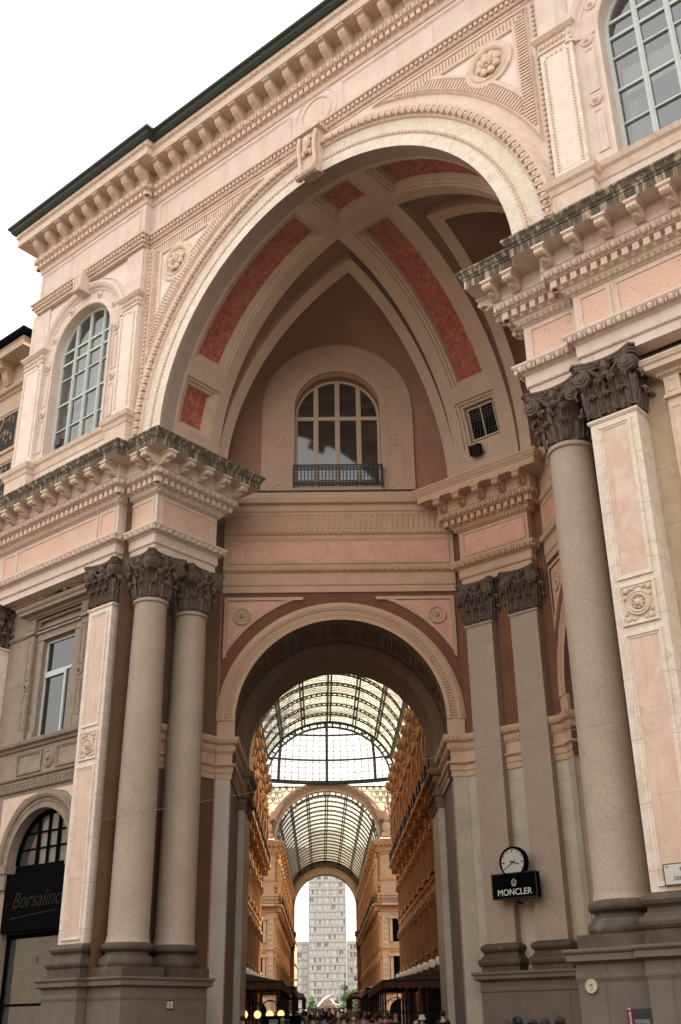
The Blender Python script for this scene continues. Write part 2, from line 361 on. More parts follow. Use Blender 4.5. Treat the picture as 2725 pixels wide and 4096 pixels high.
# ================================================================== ENTRANCE BUILDING
B = Thing('entrance_building', 'tall pink stone building front with a giant coffered arch, dark capitals and green roof edge', 'building', F, (0, 30, 0))
V0, V1, WALLV, VW = 28.53, 28.07, 28.9, 28.3
ZC, RA = 27.23, 9.91
def arch_panel(mb, u0, u1, z0, z1, v, cu, half, zs, zb, thick, n=32, rz=None):
    rz = rz or half
    if cu-half > u0: mb.quad((u0, v, z0), (cu-half, v, z0), (cu-half, v, z1), (u0, v, z1))
    if cu+half < u1: mb.quad((cu+half, v, z0), (u1, v, z0), (u1, v, z1), (cu+half, v, z1))
    if zb > z0: mb.quad((cu-half, v, z0), (cu+half, v, z0), (cu+half, v, zb), (cu-half, v, zb))
    P = [(cu-half*cos(pi*i/n), zs+rz*sin(pi*i/n)) for i in range(n+1)]
    for a, b in zip(P, P[1:]):
        mb.quad((a[0], v, a[1]), (b[0], v, b[1]), (b[0], v, z1), (a[0], v, z1))
        if thick: mb.quad((a[0], v, a[1]), (a[0], v+thick, a[1]), (b[0], v+thick, b[1]), (b[0], v, b[1]))
    if thick:
        for x in (cu-half, cu+half): mb.quad((x, v, zb), (x, v+thick, zb), (x, v+thick, zs), (x, v, zs))
        mb.quad((cu-half, v, zb), (cu+half, v, zb), (cu+half, v+thick, zb), (cu-half, v+thick, zb))
def frame_rect(mb, u0, u1, z0, z1, v, w_, out, two=True):
    """raised moulding round a sunk rectangle"""
    for k, (a, o) in enumerate(((0, out), (w_*.5, out*.5))):
        ww = w_*.5
        mb.box(u0+a, u1-a, v-o, v+.01, z1-a-ww, z1-a); mb.box(u0+a, u1-a, v-o, v+.01, z0+a, z0+a+ww)
        mb.box(u0+a, u0+a+ww, v-o, v+.01, z0+a+ww, z1-a-ww); mb.box(u1-a-ww, u1-a, v-o, v+.01, z0+a+ww, z1-a-ww)
# --- attic walls
WC, WH, WZB, WZS = 16.90, 2.46, 28.85, 35.45
a = MB()
for i in range(48):
    t0, t1 = pi*i/48, pi*(i+1)/48; p = (-RA*cos(t0), ZC+RA*sin(t0)); q = (-RA*cos(t1), ZC+RA*sin(t1))
    a.quad((p[0], V0, p[1]), (q[0], V0, q[1]), (q[0], V0, 43.6), (p[0], V0, 43.6))
for s_ in (-1, 1): a.quad((s_*RA, V0, 26.2), (s_*11.95, V0, 26.2), (s_*11.95, V0, 43.6), (s_*RA, V0, 43.6)); a.quad((s_*11.95, V1, 39.45), (s_*11.95, V0, 39.45), (s_*11.95, V0, 43.6), (s_*11.95, V1, 43.6)); a.quad((s_*11.95, V0, 26.2), (s_*11.95, VW, 26.2), (s_*11.95, VW, 39.6), (s_*11.95, V0, 39.6))
arch_panel(a, -21.8, -11.95, 26.2, 39.6, VW, -WC, WH, WZS, WZB, .9); arch_panel(a, 11.95, 34, 26.2, 39.6, VW, WC, WH, WZS, WZB, .9)
for e0, e1 in ((-21.45, -11.95), (11.95, 34)): a.quad((e0, V1, 39.45), (e1, V1, 39.45), (e1, V1, 43.6), (e0, V1, 43.6)); a.quad((e0, V1, 39.45), (e1, V1, 39.45), (e1, VW, 39.45), (e0, VW, 39.45))
a.quad((-21.8, VW, 26.2), (-21.8, 45, 26.2), (-21.8, 45, 39.6), (-21.8, VW, 39.6)); a.quad((-21.45, V1, 39.45), (-21.45, 45, 39.45), (-21.45, 45, 44), (-21.45, V1, 44))
B.part('attic_wall', a, 'pink')
# roof slab, closing the vault from the sky
a = MB(); a.box(-21.4, 34, 28.3, 60, 44.9, 45.2); a.quad((34, 28, 0), (34, 60, 0), (34, 60, 45), (34, 28, 45)); a.box(-21.4, -12.4, 29.6, 29.9, 27, 45); a.box(12.4, 34, 29.9, 30.2, 0, 45); a.box(-21.4, -12.4, 31, 45, 26.2, 26.6)
B.part('roof', a, 'pink')
# --- attic cornice
PA = [(-21.45, 34), (-21.45, V1), (-11.95, V1), (-11.95, V0), (11.95, V0), (11.95, V1), (34, V1)]
PA = [(-21.45, 40)]+PA[1:]
c = MB(); sweep(c, PA, [(0, 42.3), (.06, 42.32), (.1, 42.45), (.1, 42.6), (.16, 42.66), (.16, 42.95), (.3, 42.97), (.34, 43.0), (.36, 43.34), (.42, 43.36), (.42, 43.42), (.2, 43.42), (.2, 44.33), (1.18, 44.33), (1.2, 44.36), (1.2, 44.82), (1.24, 44.84), (1.24, 44.88), (1.3, 45.14), (1.34, 45.16)])
eggs(c, PA, .38, 43.17, .46, .17); dentils(c, PA, .1, .33, 42.66, 42.92, .36)
eggs(c, PA, 1.27, 44.99, .34, .115); B.part('cornice', c, 'trim')
c = MB(); sweep(c, PA, [(1.28, 45.162), (1.42, 45.2), (1.55, 45.36), (1.6, 45.52), (1.72, 45.6), (1.74, 45.72), (1.6, 45.76), (0, 45.9)]); B.part('gutter', c, 'copper')
# attic brackets
b = MB(); P_ = [(0, 0), (0, -.92), (.16, -.92), (.24, -.76), (.42, -.62), (.60, -.5), (.72, -.34), (.76, -.2), (.76, -.12), (.84, -.10), (.9, 0)]
for x0, x1, k in ((-.2, .2, 1), ): b.prism([(-p[0], p[1]) for p in P_], 'x', x0, x1)
b.box(-.25, .25, -.93, 0, -.09, -.005)
for xx in (-.12, 0, .12): b.prism([(-p[0]-.025, p[1]-.01) for p in P_[2:8]]+[(-p[0]+.05, p[1]+.05) for p in P_[7:1:-1]], 'x', xx-.028, xx+.028)
sp = []
for k in range(-9, 10): sp.append((k*1.2, V0-.2, 44.33, 0))
for k in range(8): sp.append((-21.2+k*1.17, V1-.2, 44.33, 0))
sp.append((-11.85, V1-.2, 44.33, 0))
for k in range(12): sp.append((11.9+k*1.17, V1-.2, 44.33, 0))
B.copies('bracket', b, 'trim', sp)
# attic frieze, oval and architrave
c = MB(); frame_rect(c, -11.3, -1.6, 40.3, 42.1, V0, .16, .05); frame_rect(c, 1.6, 11.3, 40.3, 42.1, V0, .16, .05); frame_rect(c, -21.2, -12.3, 40.3, 42.1, V1, .16, .05)
c.ring_y(0, V0, 41.18, [(.88, 0), (.88, .05), (.98, .07), (1.02, 0)], n=32); c.ring_y(0, V0, 41.18, [(1.28, 0), (1.3, .04), (1.36, .04), (1.38, 0)], n=32)
B.part('frieze', c, 'pink')
c = MB(); AP = [(-21.45, 36), (-21.45, V1), (-11.95, V1), (-11.95, V0), (11.95, V0), (11.95, V1), (34, V1)]
sweep(c, AP, [(0, 39.42), (.05, 39.44), (.05, 39.6), (.12, 39.62), (.16, 39.75), (.16, 39.95), (.3, 39.97), (.34, 40.02), (.34, 40.08), (.02, 40.16)])
dentils(c, AP, .12, .27, 39.76, 39.93, .26, .55); eggs(c, AP, .12, 39.66, .3, .09)
for x, y, dx, dy, st in along(AP, .2, .24): c.blob((x, y, 40.13+random.uniform(-.02, .03)), (.12, .1, .1), 5, 3)
B.part('architrave_moulding', c, 'trim')
# --- great arch mouldings
c = MB(); c.ring_y(0, V0, ZC, [(RA, 0), (RA, .16), (10.42, .16), (10.44, .12), (10.72, .14), (10.74, .1), (11.28, .1), (11.3, .0)], -.12, pi+.12, 72)
B.part('arch_ring', c, 'white')
c = MB(); c.ring_y(0, V0, ZC, [(11.26, .1), (11.3, .2), (11.36, .22), (11.74, .32), (11.84, .32), (11.9, .2), (12.05, .03), (12.1, 0)], -.12, pi+.12, 72)
n = 96
for i in range(n):
    t = -.1+(pi+.2)*(i+.5)/n; r = 11.54; c.blob((r*cos(t), V0-.3, ZC+r*sin(t)), (.14, .12, .14), 6, 4)
    t += (pi+.2)*.5/n; c.add([(r2*cos(t+dt), V0-o, ZC+r2*sin(t+dt)) for r2, dt, o in ((11.36, -.003, .42), (11.36, .003, .42), (11.72, .003, .36), (11.72, -.003, .36), (11.36, -.003, .22), (11.36, .003, .22), (11.72, .003, .22), (11.72, -.003, .22))], [(0, 1, 2, 3), (0, 4, 5, 1), (3, 2, 6, 7), (0, 3, 7, 4), (1, 5, 6, 2)])
n = 190
for i in range(n):
    t = -.1+(pi+.2)*(i+.5)/n; r = 10.58; c.blob((r*cos(t), V0-.15, ZC+r*sin(t)), (.075, .07, .11), 5, 3)
B.part('egg_and_dart_ring', c, 'trim')
c = MB()
for i in range(-1, 2): pass
c.prism([(-.62, 39.95), (.62, 39.95), (.5, 37.05), (-.5, 37.05)], 'y', V0-.55, V0); c.box(-.8, .8, V0-.75, V0, 39.45, 39.62)
for x in (-.45, .45): c.tube([(x*1.15, V0-.62, 39.35), (x*1.05, V0-.72, 38.6), (x, V0-.62, 37.6), (x, V0-.72, 37.1)], .1, 6)
c.blob((0, V0-.66, 38.75), (.22, .2, .3), 8, 6); c.blob((0, V0-.74, 38.3), (.13, .16, .25), 6, 4); c.blob((-.2, V0-.64, 38.2), (.13, .12, .2)); c.blob((.2, V0-.64, 38.2), (.13, .12, .2)); c.blob((0, V0-.62, 39.1), (.34, .14, .16))
c.tube([(-.62, V0-.66, 36.98), (.62, V0-.66, 36.98)], .21, 10); 
for x in (-.5, -.1, .1, .5): c.tube([(x-.04, V0-.66, 36.98), (x+.04, V0-.66, 36.98)], .25, 10)
B.part('keystone', c, 'trim', smooth=True)
# --- spandrel panels and medallions
def spandrel(s, rin, uo, zt, v, out, wid, rib=None):
    """frame band between the outer outline and an inner outline, returns outlines"""
    def outline(r, uu, zz, n=24):
        t0 = math.acos(min(1, uu/r)); t1 = math.asin(min(1, (zz-ZC)/r)); pts = [(r*cos(t0+(t1-t0)*i/n), ZC+r*sin(t0+(t1-t0)*i/n)) for i in range(n+1)]
        side = [(uu, pts[0][1]+(zz-pts[0][1])*i/10) for i in range(1, 11)]; top = [(uu+(pts[-1][0]-uu)*i/10, zz) for i in range(1, 10)]
        return [(s*x, z) for x, z in pts+top[::-1]+side[::-1]]
    return outline(rin, uo, zt), outline(rin+wid, uo-wid*.85, zt-wid*.85)
for s_ in (-1, 1):
    o1, o2 = spandrel(s_, 12.42, 11.55, 39.2, V0, .1, .95)
    c = MB(); n = len(o1)
    def band(c, A, Bq, oa, ob):
        for i in range(n):
            k = (i+1) % n; c.quad((A[i][0], V0-oa, A[i][1]), (A[k][0], V0-oa, A[k][1]), (Bq[k][0], V0-ob, Bq[k][1]), (Bq[i][0], V0-ob, Bq[i][1]))
    def lerp(t): return [(p[0]+(q[0]-p[0])*t, p[1]+(q[1]-p[1])*t) for p, q in zip(o1, o2)]
    A = [lerp(t) for t in (0, .08, .14, .72, .8, .95, 1)]; O = [0, .12, .04, .04, .12, .1, 0]
    for j in range(6): band(c, A[j], A[j+1], O[j], O[j+1])
    # fluting across the band
    uo, zt, rin, d0, d1 = 11.55, 39.2, 12.42, .17, .66
    def bar(P):
        P = [(s_*x, z) for x, z in P]; c.add([(x, V0-.11, z) for x, z in P]+[(x, V0-.03, z) for x, z in P], [(0, 1, 2, 3), (0, 4, 5, 1), (1, 5, 6, 2), (2, 6, 7, 3), (3, 7, 4, 0)])
    z = 32.0
    while z < zt-d0:
        r_ = rin+d0+.0; xi = uo-min(d1, zt-z); q = (r_)**2-(z-ZC)**2; xi = max(xi, sqrt(q) if q > 0 else 0)
        if xi < uo-d0-.05: bar([(xi, z), (uo-d0, z), (uo-d0, z+.09), (xi, z+.09)])
        z += .17
    x = .6
    while x < uo-d0:
        zi = zt-min(d1, uo-x); q = (rin+d0)**2-x*x; zi = max(zi, ZC+sqrt(q) if q > 0 else 0)
        if zi < zt-d0-.05: bar([(x, zi), (x+.09, zi), (x+.09, zt-d0), (x, zt-d0)])
        x += .17
    t = .34
    while t < 1.5:
        r0_, r1_ = rin+d0, rin+d1
        while r1_ > r0_ and (r1_*cos(t) > uo-d1 or ZC+r1_*sin(t) > zt-d1): r1_ -= .03
        if r1_ > r0_+.05: bar([(r0_*cos(t), ZC+r0_*sin(t)), (r1_*cos(t), ZC+r1_*sin(t)), (r1_*cos(t+.0072), ZC+r1_*sin(t+.0072)), (r0_*cos(t+.0072), ZC+r0_*sin(t+.0072))])
        t += .0135
    f_ = B.part('spandrel_panel', c, 'trim')
    c = MB(); c.add([(p[0], V0-.012, p[1]) for p in o2], [tuple(range(n))]); 
    q = bmesh.new(); bv = [q.verts.new(p) for p in c.v]; q.faces.new(bv); bmesh.ops.triangulate(q, faces=q.faces[:]); c.f = [tuple(x.index for x in fc.verts) for fc in q.faces] if not q.verts.index_update() else c.f; q.free()
    B.part('field', c, 'panel', parent=f_)
    c = MB(); cx, cz = s_*9.55, 37.35; c.ring_y(cx, V0, cz, [(.72, .02), (.74, .1), (.84, .16), (.92, .1), (1.02, .12), (1.12, .1), (1.16, .0)], n=32); c.disc_y(cx, V0-.03, V0-.0, cz, .74, 24)
    for i in range(8): t = 2*pi*i/8+.3; c.blob((cx+.42*cos(t), V0-.14, cz+.42*sin(t)), (.2, .12, .2), 6, 4); c.blob((cx+.2*cos(t+.4), V0-.2, cz+.2*sin(t+.4)), (.1, .1, .1), 5, 3)
    c.blob((cx, V0-.24, cz), (.15, .14, .15), 6, 4); B.part('medallion', c, 'trim', parent=f_, smooth=True)
    # vertical bead strip between panel and wing
    c = MB()
    z = 28
    while z < 39.2: c.blob((s_*11.75, V0-.05, z), (.09, .06, .12), 5, 3); z += .27
    B.part('bead_strip', c, 'trim')
# --- attic window bays
def attic_bay(s_):
    cx = s_*WC
    c = MB(); c.ring_y(cx, VW, WZS, [(WH, -.02), (WH, .06), (WH+.08, .1), (WH+.2, .06), (WH+.28, .02), (WH+.75, .02), (WH+.8, .08), (WH+.9, .1), (WH+1.0, .22), (WH+1.18, .3), (WH+1.3, .26), (WH+1.34, 0)], 0, pi, 40)
    for sx in (-1, 1):
        c.box(cx+sx*WH-.1*(sx < 0)*0, cx+sx*(WH+.02), VW-.1, VW, WZB, WZS) if False else None
        x0, x1 = sorted((cx+sx*WH, cx+sx*(WH+.14))); c.box(x0, x1, VW-.09, VW, WZB, WZS)
        x0, x1 = sorted((cx+sx*(WH+.3), cx+sx*(WH+.72))); 
        for za, zb in ((29.7, 31.7), (32.6, 34.8)): frame_rect(c, x0, x1, za, zb, VW, .09, .04)
    for t in (.5, 1.15, pi-1.15, pi-.5): c.ring_y(cx+(WH+.52)*cos(t), VW, WZS+(WH+.52)*sin(t), [(.1, .12), (.2, .06), (.24, .08), (.27, 0)], n=14); c.blob((cx+(WH+.52)*cos(t), VW-.1, WZS+(WH+.52)*sin(t)), (.13, .12, .13))
    for zz in (32.15, 35.2):
        for sx in (-1, 1): c.ring_y(cx+sx*(WH+.52), VW, zz, [(.1, .12), (.2, .06), (.24, .08), (.27, 0)], n=14); c.blob((cx+sx*(WH+.52), VW-.1, zz), (.13, .12, .13))
    c.prism([(cx-.42, 39.9), (cx+.42, 39.9), (cx+.32, WZS+WH+.7), (cx-.32, WZS+WH+.7)], 'y', VW-.75, VW); c.tube([(cx-.36, VW-.74, WZS+WH+.78), (cx+.36, VW-.74, WZS+WH+.78)], .14, 8)
    for q in (-.24, 0, .24): c.box(cx+q-.05, cx+q+.05, VW-.8, VW-.7, WZS+WH+.9, 39.7)
    B.part('window_surround', c, 'pink')
    # spandrels beside the arch head
    c = MB(); R2 = WH+1.5
    for sx in (-1, 1):
        P = [(cx+sx*R2*cos(t), WZS+R2*sin(t)) for t in [i*1.2/12 for i in range(13)]]; P = [p for p in P if p[1] < 39.2]; P.append((cx+sx*R2*cos(1.2), 39.2)); P.append((cx+sx*(R2+.02), 39.2))
        c.prism(P, 'y', VW-.05, VW-.02)
    B.part('panel', c, 'panel')
    # window
    f = MB(); v = VW+.5; t_ = .1
    f.ring_y(cx, v, WZS, [(WH-.16, -.1), (WH-.16, .04), (WH, .04), (WH, -.1)], 0, pi, 32)
    for x in (-WH, WH-.16): f.box(cx+x, cx+x+.16, v-.04, v+.1, WZB, WZS)
    for x in (-1.2, 0, 1.2):
        hh = WZS+sqrt((WH-.08)**2-x*x); f.box(cx+x-.1, cx+x+.1, v-.05, v+.1, WZB, hh)
        f.box(cx+x-.03, cx+x+.03, v-.09, v+.1, WZB, hh)
    for z, h in ((29.25, .16), (30.9, .07), (32.55, .11), (34.15, .07), (35.2, .13), (36.0, .13)):
        ww = WH if z < WZS else sqrt(max(.01, (WH-.08)**2-(z-WZS)**2)); f.box(cx-ww, cx+ww, v-.02, v+.1, z-h/2, z+h/2)
    wn = B.part('window', f, 'frame')
    p = MB(); nseg = 24; pts = [(cx-WH, WZB), (cx+WH, WZB)]+[(cx+WH*cos(pi*i/nseg), WZS+WH*sin(pi*i/nseg)) for i in range(nseg+1)]; p.add([(x, v+.06, z) for x, z in pts], [tuple(range(len(pts)))]); B.part('pane', p, 'pane', parent=wn)
    k = MB()
    def drape(x0, x1, z0, z1, yy):
        n = 40; V = []
        for i in range(n+1):
            x = x0+(x1-x0)*i/n; y = yy+.07*sin(i*1.3)+.03*sin(i*2.9); V += [(x, y, z0), (x*.98+.02*(x0+x1)/2, y, z1)]
        k.add(V, [(2*i, 2*i+2, 2*i+3, 2*i+1) for i in range(n)])
    drape(cx+.2, cx+1.15, WZB, WZB+3.4, v+.3); drape(cx-2.2, cx-1.3, WZB, WZB+3.2, v+.3); drape(cx+1.3, cx+2.3, WZB, WZS+.4, v+.3); k.box(cx-2.2, cx-.1, v+.4, v+.42, WZB+3.7, WZB+5.0); k.box(cx+.1, cx+2.2, v+.4, v+.42, WZB+4.2, WZB+5.6); B.part('curtain', k, 'curtain', parent=wn)
    k = MB(); k.box(cx-WH-.6, cx+WH+.6, v+1.0, v+1.1, WZB-1, WZS+3); B.part('interior', k, 'room', parent=wn)
for s_ in (-1, 1): attic_bay(s_)
# sills, attic pedestals and pilasters
c = MB(); SP = [(-21.45, VW), (-11.95, VW)]
pil_edges = [(-21.95, -20.2), (-13.38, -11.99), (12.02, 13.4), (20.2, 21.9)]
for e0, e1 in ((-20.2, -13.38), (13.4, 20.2)):
    sweep(c, [(e0, VW), (e1, VW)], [(0, 28.4), (.05, 28.45), (.1, 28.8), (.2, 28.9), (.26, 29.1), (.02, 29.14)])
for e0, e1 in pil_edges:
    q = [(e0-.12, VW), (e0-.12, VW-.42), (e1+.12, VW-.42), (e1+.12, VW)]
    sweep(c, q, [(0, 26.2), (0, 28.4), (.05, 28.45), (.1, 28.65), (.2, 28.75), (.26, 28.98), (0, 29.04), (-.3, 29.06)])
B.split('sill_course', c, 'trim')
for e0, e1 in pil_edges:
    c = MB(); c.box(e0, e1, VW-.22, VW, 29.1, 35.75); q = [(e0, VW), (e0, VW-.22), (e1, VW-.22), (e1, VW)]
    sweep(c, q, [(.12, 29.05), (.14, 29.2), (.05, 29.35), (.0, 29.4)]); pl = B.part('attic_pilaster', c, 'white')
    c = MB(); sweep(c, q, [(0, 35.6), (.06, 35.62), (.06, 35.74), (.02, 35.76), (.02, 36.15), (.1, 36.2), (.22, 36.36), (.22, 36.44), (-.2, 36.46)])
    for x, y, dx, dy, st in along(q, .06, .2): c.blob((x, y, 35.96), (.07, .05, .15), 5, 3)
    B.part('capital', c, 'trim', parent=pl)
    c = MB()
    for z in [29.65+.15*i for i in range(38)]:
        for x in (e0+.2, e1-.2): c.blob((x, VW-.22, z), (.075, .05, .065), 5, 3)
    n_ = int((e1-e0-.5)/.2)
    for i in range(n_): c.blob((e0+.3+i*.2, VW-.22, 35.35), (.085, .05, .07), 5, 3)
    B.part('bead_border', c, 'trim', parent=pl)
    c = MB(); c.box(e0+.33, e1-.33, VW-.226, VW-.1, 29.6, 35.2); B.part('field', c, 'panel', parent=pl)
    # flat upper strip beside the window arch
    c = MB(); c.box(e0+.05, e1-.05, VW-.12, VW, 36.46, 39.44); B.part('upper_strip', c, 'pink', parent=pl)
# --- main entablature
def entab(path, mod_skip=(), skip=None, frame=F, hide_end=False, name='entablature', m_top='dirty', m='trim', panels=()):
    c = MB(); sweep(c, path, [(-.6, 21.17), (0, 21.17), (0, 21.5), (.05, 21.55), (.08, 21.6), (.08, 21.95), (.1, 22.0), (.16, 22.04), (.2, 22.1), (.38, 22.26), (.42, 22.32), (.42, 22.38), (0, 22.46), (0, 24.02), (.06, 24.05), (.1, 24.12), (.22, 24.2), (.26, 24.26), (.26, 24.3), (.34, 24.32), (.34, 24.62), (.56, 24.66), (.6, 24.7), (.74, 24.98), (.78, 25.0), (.72, 25.06), (.72, 25.66), (1.44, 25.66)])
    en = B.part(name, c, 'inner' if m == 'inner' else 'pink', frame=frame)
    o = MB(); eggs(o, path, .30, 22.2, .36, .15, skip); dentils(o, path, .34, .56, 24.34, 24.62, .38, .58, skip); eggs(o, path, .68, 24.83, .36, .15, skip)
    for x, y, dx, dy, st in along(path, .16, .22, skip=skip): o.blob((x, y, 24.16), (st*.4, .09, .1), 5, 3, atan2(dy, dx))
    for x, y, dx, dy, st in along(path, .06, .14, skip=skip): o.blob((x, y, 21.56), (.055, .05, .05), 5, 3)
    B.part('carved_mouldings', o, m, parent=en, frame=frame)
    c = MB(); sweep(c, path, [(1.44, 25.66), (1.44, 25.68), (1.45, 25.98), (1.49, 26.0), (1.5, 26.06), (1.55, 26.1), (1.62, 26.24), (1.66, 26.28), (1.66, 26.36), (1.2, 26.42), (-1.2, 26.5)])
    B.part('cornice_crown', c, m_top, parent=en, frame=frame)
    k = MB(); ms = miter(path)
    for (i, a0, a1, z0, z1) in panels:
        p, q = path[i], path[i+1]; dx, dy = q[0]-p[0], q[1]-p[1]; l = math.hypot(dx, dy); dx /= l; dy /= l
        def fr(mb, s0, s1, z0, z1, w_, o0): 
            cx, cy = p[0]+dx*(s0+s1)/2, p[1]+dy*(s0+s1)/2; mb.obox(cx, cy, dx, dy, (s1-s0)/2, -.02, o0, z0, z1)
        fr(k, a0, a1, z0+.08, z1-.08, 0, .012)
        for (s0, s1, za, zb) in ((a0-.1, a0, z0, z1), (a1, a1+.1, z0, z1), (a0, a1, z1-.09, z1), (a0, a1, z0, z0+.09)): fr(o, s0, s1, za, zb, 0, .06)
    if k.v: B.part('frieze_slab', k, 'innerpanel' if m == 'inner' else 'friezep', parent=en, frame=frame)
    if panels:
        kk = MB()
        for (i, a0, a1, z0, z1) in panels:
            p, q = path[i], path[i+1]; dx, dy = q[0]-p[0], q[1]-p[1]; l = math.hypot(dx, dy); dx /= l; dy /= l
            for (s0, s1, za, zb) in ((a0-.14, a0, z0, z1), (a1, a1+.14, z0, z1), (a0, a1, z1-.1, z1+.04), (a0, a1, z0-.04, z0+.09)):
                cx, cy = p[0]+dx*(s0+s1)/2, p[1]+dy*(s0+s1)/2; kk.obox(cx, cy, dx, dy, (s1-s0)/2, -.02, .05, za, zb)
        B.part('panel_moulding', kk, m, parent=en, frame=frame)
    return en
lm = MB(); P_ = [(0, -.02), (0, -.56), (.1, -.6), (.22, -.54), (.34, -.42), (.5, -.36), (.6, -.4), (.68, -.34), (.7, -.22), (.66, -.12), (.66, -.02)]
lm.prism([(-p[0], p[1]) for p in P_], 'x', -.17, .17); lm.box(-.25, .25, -.74, 0, -.1, -.004); lm.box(-.2, .2, -.7, 0, -.14, -.1)
for x in (-.12, 0, .12): lm.tube([(x-.055, -.62, -.27), (x+.055, -.62, -.27)], .115, 8)
for x in (-.16, .16): lm.tube([(x-.03, -.14, -.42), (x+.03, -.14, -.42)], .13, 8)
lm.blob((0, -.3, -.48), (.12, .26, .08), 6, 4)
PL = [(-27, V1), (-12.08, V1), (-12.08, V0), (-9.85, V0), (-9.85, 32.31), (-11.6, 32.31)]
PR = [(11.6, 32.31), (9.85, 32.31), (9.85, V0), (12.08, V0), (12.08, V1), (34, V1)]
eL = entab(PL, panels=[(0, 6.9, 13.3, 22.6, 23.9), (0, 5.7, 6.6, 22.6, 23.9), (0, 13.72, 14.6, 22.6, 23.9), (2, .32, 1.93, 22.6, 23.9), (3, .4, 3.38, 22.6, 23.9)])
eR = entab(PR, panels=[(2, .32, 1.93, 22.6, 23.9), (4, .3, 1.25, 22.6, 23.9), (4, 1.65, 8.2, 22.6, 23.9), (1, .4, 3.38, 22.6, 23.9)])
modL = [(-11.72-1.145*k, V1-.72, 25.66, 0) for k in range(0, 13)]+[(-10.05, V0-.72, 25.66, 0), (-8.97, V0-.72, 25.66, 0)]
modL = [(x, y, z, r) for x, y, z, r in modL if x > -26]
modL += [(-9.85+.72, v, 25.66, pi/2) for v in (27.85+.25, 29.3, 30.45, 31.6, 32.75)]+[(-10.9+.0, 32.31+.72, 25.66, pi)]
modL = [(x, y, z, r) for (x, y, z, r) in modL if not (abs(x+8.97) < .01)]+[(-9.35, V0-.72, 25.66, 0)]
B.copies('modillion', lm, 'trim', modL, parent=eL)
modR = [(11.72+1.145*k, V1-.72, 25.66, 0) for k in range(0, 12)]+[(10.15, V0-.72, 25.66, 0), (9.35-.05, V0-.72, 25.66, 0)]+[(9.85-.72, v, 25.66, -pi/2) for v in (28.1, 29.3, 30.45, 31.6)]
B.copies('modillion', lm, 'trim', modR, parent=eR)
